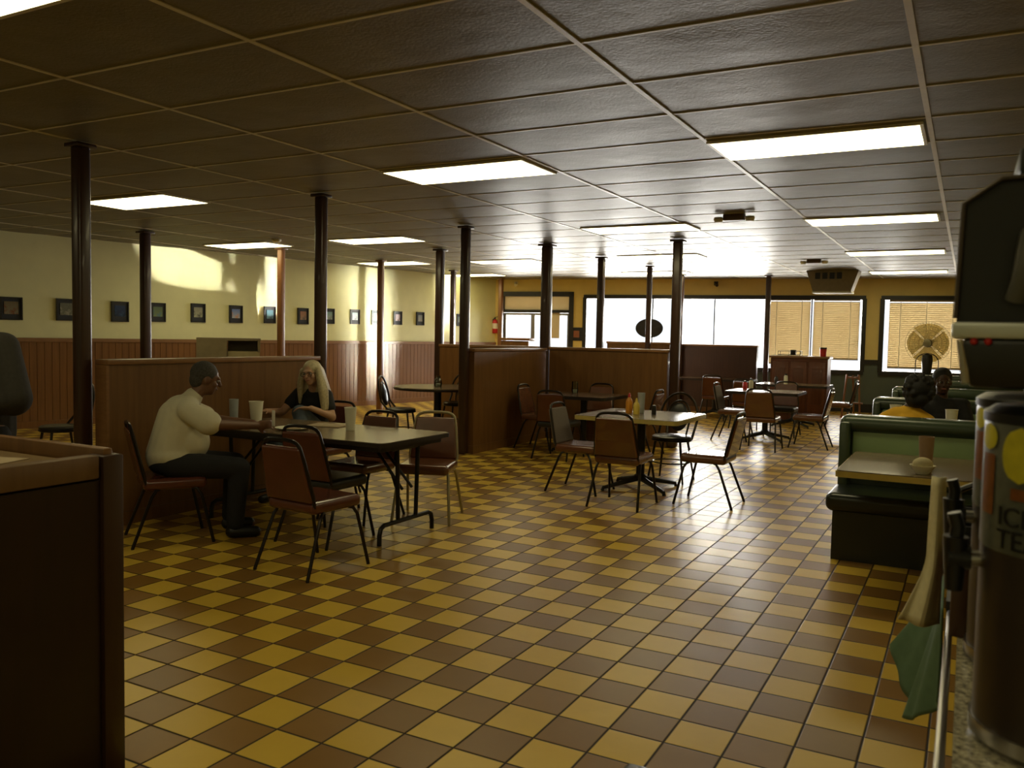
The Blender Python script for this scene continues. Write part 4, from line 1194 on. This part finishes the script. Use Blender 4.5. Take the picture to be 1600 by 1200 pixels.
def trous(mb):
    mb.ball((0, -.01, .545), (.185, .165, .10))
    for s in (-1, 1):
        mb.cap((s*.10, 0, .540), (s*.14, .43, .505), .100, .078); mb.cap((s*.14, .43, .495), (s*.145, .40, .11), .076, .062)
blob('trousers', trous, MT['navy'], body, .010, 4)
for s in (-1, 1):
    def sh(mb): mb.cap((s*.145, .38, .048), (s*.157, .54, .040), .047, .040)
    blob('shoe', sh, MT['shoe'], body, .008, 3)
def hair(mb):
    q = hm.to_3x3()
    mb.ball(hm @ Vector((0, -.022, .036)), (.081, .098, .092), q)
    mb.ball(hm @ Vector((0, -.060, -.015)), (.068, .052, .065), q)
blob('hair', hair, MT['hair_gk'], body, .007, 3)
eyes(hm, body)
t = tag(obj('paper_strip', MB().box((0, 0, .055), (.028, .004, .115), 0, .001), MT['paper'], None, True, (-4.475, 4.62, .80)), 'upright white paper strip held in the seated man hand', 'paper')

# ---- blond woman across the table; local +Y is her front, turned to face the camera side
WX, WY = -5.22, 5.90
hw = headM((-.085, .13, 1.125), R(12), R(-4), R(6))
def woman(mb):
    mb.ball((0, 0, .55), (.165, .14, .11)); mb.cap((0, .01, .60), (0, .02, .80), .125, .12); mb.ball((0, .03, .87), (.145, .10, .11))
    mb.cap((-.03, .04, .95), (-.08, .10, 1.05), .048, .046)
    add_head(mb, hw, .95)
    for s in (-1, 1): mb.cap((s*.10, .02, .92), (s*.155, .02, .925), .055, .052)
    # left arm (right side in the photo) bent, hand on the raised knee
    mb.cap((-.160, .02, .925), (-.245, .04, .735), .044, .036); mb.cap((-.245, .04, .745), (-.16, .22, .825), .036, .025)
    add_hand(mb, (-.16, .22, .825), (.8, .5, .0), (.1, .3, -1), -1, .5)
    # right arm, forearm up on the table edge
    mb.cap((.160, .02, .925), (.235, .16, .765), .044, .036); mb.cap((.235, .16, .765), (.20, .40, .79), .036, .025)
    add_hand(mb, (.20, .40, .785), (-.1, 1, .1), (-.2, 0, -1), 1, .5)
    # legs: one down, one crossed over
    mb.cap((.09, 0, .53), (.10, .40, .52), .078, .056); mb.cap((.10, .40, .51), (.10, .40, .09), .053, .036); mb.cap((.10, .38, .045), (.11, .53, .035), .036, .03)
    mb.cap((-.09, 0, .56), (-.05, .24, .775), .078, .058); mb.cap((-.05, .24, .775), (-.20, .34, .36), .054, .036); mb.cap((-.20, .34, .34), (-.24, .45, .30), .034, .028)
body = blob('person', woman, MT['skin_l'], None, .0075, 4, (WX, WY, 0), PI)
tag(body, 'woman with long blond hair, glasses and black top seated across the table', 'person')
def top(mb):
    mb.cap((0, .0, .58), (0, .02, .80), .140, .135); mb.ball((0, .03, .87), (.158, .118, .115)); mb.ball((0, .075, .83), (.12, .07, .07)); mb.cap((0, .03, .93), (0, .05, .965), .07, .055)
    for s in (-1, 1): mb.cap((s*.10, .02, .92), (s*.158, .02, .925), .066, .062); 
    mb.cap((-.160, .02, .925), (-.205, .03, .825), .060, .056); mb.cap((.160, .02, .925), (.20, .09, .845), .060, .056)
blob('black_top', top, MT['cloth_k'], body, .008, 4)
def jeans(mb):
    mb.ball((0, -.01, .54), (.175, .15, .10))
    mb.cap((.09, 0, .535), (.10, .40, .525), .088, .068); mb.cap((.10, .40, .515), (.10, .40, .12), .066, .052)
    mb.cap((-.09, 0, .57), (-.05, .24, .78), .088, .072); mb.cap((-.05, .24, .775), (-.19, .335, .39), .066, .050)
blob('jeans', jeans, MT['jeans'], body, .009, 4)
def shoes1(mb): mb.cap((.10, .37, .048), (.112, .53, .040), .044, .036)
blob('shoe', shoes1, MT['shoe'], body, .008, 3)
def shoes2(mb): mb.cap((-.195, .33, .345), (-.25, .47, .29), .044, .034)
blob('shoe', shoes2, MT['shoe'], body, .008, 3)
def whair(mb):
    q = hw.to_3x3()
    mb.ball(hw @ Vector((0, -.020, .035)), (.082, .092, .086), q)
    for s in (-1, 1):
        for k in range(8):
            a = R(80+k*14)
            p = hw @ Vector((s*(.076*math.sin(a)+.002), .02-.085*math.cos(a)*-1 if False else .01+.075*math.cos(a), .03))
            spread = .03+.05*(k/7) if s > 0 else .05+.07*(k/7)
            e = Vector((p.x+s*spread, p.y-.005+random.uniform(-.02, .02), (.90 if s > 0 else .835)+random.uniform(-.04, .03)))
            m_ = (p+e)/2+Vector((s*.015, .0, .0))
            mb.cap(p, m_, .026, .032, 10); mb.cap(m_, e, .032, .014, 10)
    mb.cap(hw @ Vector((0, -.06, .0)), Vector((-.08, -.03, .92)), .085, .080)
blob('hair', whair, MT['hair_blond'], body, .007, 2)
eyes(hw, body, .95, True)

# ---- diner in yellow, seen from behind in the booth
YX, YY = -.40, 7.08
hy = headM((.085, .06, 1.12), R(-14), R(-6))
def seated(hm_, k=1.0):
    def f(mb):
        mb.ball((0, 0, .57), (.165, .14, .10)); mb.cap((0, .01, .62), (0, .02, .82), .13, .13); mb.ball((0, .03, .88), (.155*k, .11, .12*k))
        mb.cap((0, .03, .97), hm_ @ Vector((0, -.02, -.06)), .052, .050)
        add_head(mb, hm_, .97)
        for s in (-1, 1):
            mb.cap((s*.08*k, .02, .93), (s*.16*k, .02, .935-.25*(1-k)), .052, .050)
            mb.cap((s*.16*k, .02, .93-.25*(1-k)), (s*.22, .18, .775), .044, .038); mb.cap((s*.22, .18, .785), (s*.12, .42, .785), .038, .027)
            add_hand(mb, (s*.12, .42, .785), (-s*.3, 1, 0), (0, 0, -1), -s, .5)
            mb.cap((s*.09, 0, .555), (s*.12, .42, .53), .080, .058); mb.cap((s*.12, .42, .52), (s*.12, .42, .09), .054, .036); mb.cap((s*.12, .40, .045), (s*.13, .55, .035), .037, .03)
    return f
def seated_clothes(body, topmat, legmat, nm, k=1.0):
    def f(mb):
        mb.cap((0, 0, .60), (0, .02, .82), .146, .146); mb.ball((0, .03, .88), (.170*k, .126, .125*k)); mb.cap((0, .03, .95), (.03, .035, .985), .080, .062)
        for s in (-1, 1):
            mb.cap((s*.08*k, .02, .94), (s*.172*k, .02, .945-.25*(1-k)), .070, .066); mb.cap((s*.175*k, .02, .94-.25*(1-k)), (s*.21, .13, .82), .062, .058)
    blob(nm, f, topmat, body, .009, 4)
    def g(mb):
        mb.ball((0, -.01, .565), (.178, .15, .095))
        for s in (-1, 1): mb.cap((s*.09, 0, .56), (s*.12, .42, .535), .090, .068); mb.cap((s*.12, .42, .525), (s*.12, .42, .12), .066, .052)
    blob('trousers', g, legmat, body, .010, 4)
    for s in (-1, 1):
        def sh(mb): mb.cap((s*.12, .39, .048), (s*.132, .55, .040), .045, .037)
        blob('shoe', sh, MT['shoe'], body, .008, 3)
body = blob('person', seated(hy, .82), MT['skin_d'], None, .0085, 4, (YX, YY, 0), 0)
tag(body, 'diner in yellow top with dark curly hair, seen from behind in a booth', 'person')
seated_clothes(body, MT['yellow'], MT['navy'], 'yellow_top', .82)
def curls(mb):
    q = hy.to_3x3()
    mb.ball(hy @ Vector((0, -.03, .03)), (.105, .112, .105), q)
    for k in range(70):
        u = random.uniform(-1, 1); a = random.uniform(0, 2*PI); rr = math.sqrt(1-u*u)
        v = Vector((.105*rr*math.cos(a), .112*rr*math.sin(a)-.03, .105*u+.03))
        if v.y > .05 and v.z < .06: continue
        mb.ball(hy @ v, random.uniform(.016, .026), None, 10, 8)
    mb.ball(hy @ Vector((0, -.07, -.05)), (.085, .06, .07), q)
blob('hair', curls, MT['hair_k'], body, .008, 1)
eyes(hy, body, .97)
# ---- diner opposite, facing the camera
hd = headM((.0, .06, 1.15), R(10), R(-3))
body = blob('person', seated(hd), MT['skin_d'], None, .0085, 4, (-.20, 8.66, 0), PI)
tag(body, 'dark-clothed diner facing us in the booth, half hidden behind yellow-topped diner', 'person')
seated_clothes(body, MT['cloth_k'], MT['navy'], 'black_top')
def hair2(mb):
    q = hd.to_3x3(); mb.ball(hd @ Vector((0, -.028, .042)), (.084, .098, .092), q); mb.ball(hd @ Vector((0, -.06, -.02)), (.075, .055, .08), q)
blob('hair', hair2, MT['hair_k'], body, .007, 2)
eyes(hd, body, .97)
# ---- person standing at the left edge of the view, only an arm in sight
hs = headM((.02, .06, 1.62), R(0), R(-5))
def standing(mb):
    mb.ball((0, 0, .95), (.17, .12, .12)); mb.cap((0, 0, 1.0), (0, 0, 1.2), .14, .15); mb.ball((0, .01, 1.30), (.18, .12, .14))
    mb.cap((0, 0, 1.40), (0, .03, 1.54), .056, .054); add_head(mb, hs)
    for s in (-1, 1):
        mb.cap((s*.12, 0, 1.38), (s*.20, 0, 1.385), .065, .06); mb.cap((s*.21, 0, 1.38), (s*.29, .0, 1.11), .052, .042)
        mb.cap((s*.29, 0, 1.11), (s*.16, .25, 1.06), .040, .028); add_hand(mb, (s*.16, .25, 1.06), (-s*.5, 1, 0), (0, 0, -1), -s, .6)
        mb.cap((s*.09, 0, .90), (s*.10, .01, .49), .085, .06); mb.cap((s*.10, .01, .49), (s*.10, -.01, .09), .058, .04); mb.cap((s*.10, -.03, .045), (s*.12, .15, .035), .042, .034)
body = blob('person', standing, MT['skin_m'], None, .009, 4, (-4.63, 2.62, 0), PI)
tag(body, 'person in baggy charcoal sleeve cut off by the left edge of view', 'person')
def jacket(mb):
    mb.cap((0, 0, .92), (0, 0, 1.2), .165, .168); mb.ball((0, .01, 1.30), (.20, .14, .15)); mb.cap((0, 0, 1.40), (0, .01, 1.46), .085, .068)
    for s in (-1, 1):
        mb.cap((s*.12, 0, 1.38), (s*.205, 0, 1.385), .085, .078); mb.cap((s*.21, 0, 1.385), (s*.285, .0, 1.12), .076, .092); mb.cap((s*.285, 0, 1.12), (s*.19, .18, 1.08), .085, .055)
blob('jacket', jacket, MT['charcoal'], body, .009, 4)
def legs(mb):
    mb.ball((0, 0, .93), (.178, .13, .11))
    for s in (-1, 1): mb.cap((s*.09, 0, .90), (s*.10, .01, .49), .095, .072); mb.cap((s*.10, .01, .49), (s*.10, -.01, .09), .07, .06)
blob('trousers', legs, MT['navy'], body, .010, 4)
for s in (-1, 1):
    def sh(mb): mb.cap((s*.10, -.03, .048), (s*.12, .15, .040), .048, .04)
    blob('shoe', sh, MT['shoe'], body, .008, 3)
def hair3(mb):
    q = hs.to_3x3(); mb.ball(hs @ Vector((0, -.022, .036)), (.081, .098, .092), q); mb.ball(hs @ Vector((0, -.06, -.015)), (.068, .05, .06), q)
blob('hair', hair3, MT['hair_k'], body, .008, 2)
eyes(hs, body)

# ================================================================== LIGHT
w = bpy.data.worlds.new('world'); scene.world = w; w.use_nodes = True
w.node_tree.nodes['Background'].inputs[0].default_value = (.9, .95, 1, 1)
w.node_tree.nodes['Background'].inputs[1].default_value = 1.2
def area(name, loc, direc, sx, sy, power, col=(1, 1, 1), spread=180):
    l = bpy.data.lights.new(name, 'AREA'); l.shape = 'RECTANGLE'; l.size = sx; l.size_y = sy; l.energy = power; l.color = col; l.spread = R(spread)
    o = bpy.data.objects.new(name, l); COL.objects.link(o); o.location = loc
    o.rotation_euler = Vector(direc).to_track_quat('-Z', 'Y').to_euler(); return o
def winlight(name, u0, u1, z0, z1, L):
    sx, sy = u1-u0+.3, z1-z0+.3
    o = area(name, FP((u0+u1)/2, -.55, (z0+z1)/2), fn, sx, sy, L*PI*sx*sy, (1, .965, .88))
    z = -fn if False else fn
    # area lamps emit along local -Z; width runs along local X
    xa = fu_; za = -fn; ya = za.cross(xa)
    o.matrix_world = Matrix((xa, ya, za)).transposed().to_4x4() @ Matrix.Identity(4)
    o.matrix_world.translation = FP((u0+u1)/2, -.55, (z0+z1)/2)
    return o
LW = 30.0
winlight('daylight_door', D0, D1, 0, DZ, LW)
winlight('daylight_window', W0, W1, WZ0, WZ1, LW)
winlight('daylight_window_right', V0, V1, WZ0, WZ1, LW)

for lx, ly in ((-1.0, 2.0), (-1.0, -.7), (-3.8, -.7), (-8.0, 2.0)):  # unseen fill lamps without fixtures, added overhead to brighten the near part
    area('unseen_fill', (lx, ly, ZC-.02), (0, 0, -1), 1.3, .58, 5.0*PI*1.3*.58*.74, (1, .86, .46))
SRC = Vector((-4.6, 21.2, .9))
def beam(tp, bp, wid, irr, spr=.5):
    a = on_plane(*tp, LA, LB); b = on_plane(*bp, LA, LB); c = (a+b)/2
    d = (c-SRC).normalized(); v = (b-a); v = v-d*d.dot(v); sy = v.length; v.normalize()
    x = v.cross(-d).normalized()
    sx = abs((lu*wid).dot(x))
    l = bpy.data.lights.new('sun_glint', 'AREA'); l.shape = 'RECTANGLE'; l.size = sx; l.size_y = sy; l.spread = R(spr)
    l.energy = irr*sx*sy; l.color = (1, .95, .78)
    o = bpy.data.objects.new('sun_glint', l); COL.objects.link(o)
    z = -d; y = z.cross(x)
    m = Matrix((x, y, z)).transposed().to_4x4(); m.translation = c-d*(c-SRC).length
    o.matrix_world = m
beam((318, 386), (376, 490), .8, 30)
beam((275, 384), (310, 450), 1.4, 22)
SRC = Vector((-6.5, 21.0, 1.0))
beam((378, 394), (406, 508), .34, 40)
beam((423, 398), (433, 522), .34, 26)
SRC = Vector((-5.2, 19.6, 1.4))
beam((735, 434), (735, 520), 1.8, 42, 6)
beam((640, 424), (650, 600), 2.8, 22, 8)
scene.view_settings.view_transform = 'Standard'
scene.view_settings.look = 'None'
scene.view_settings.exposure = 0
scene.cycles.use_denoising = True
scene.cycles.max_bounces = 8
scene.cycles.transparent_max_bounces = 16
scene.cycles.sample_clamp_indirect = 6
scene.cycles.caustics_reflective = False
scene.cycles.caustics_refractive = False
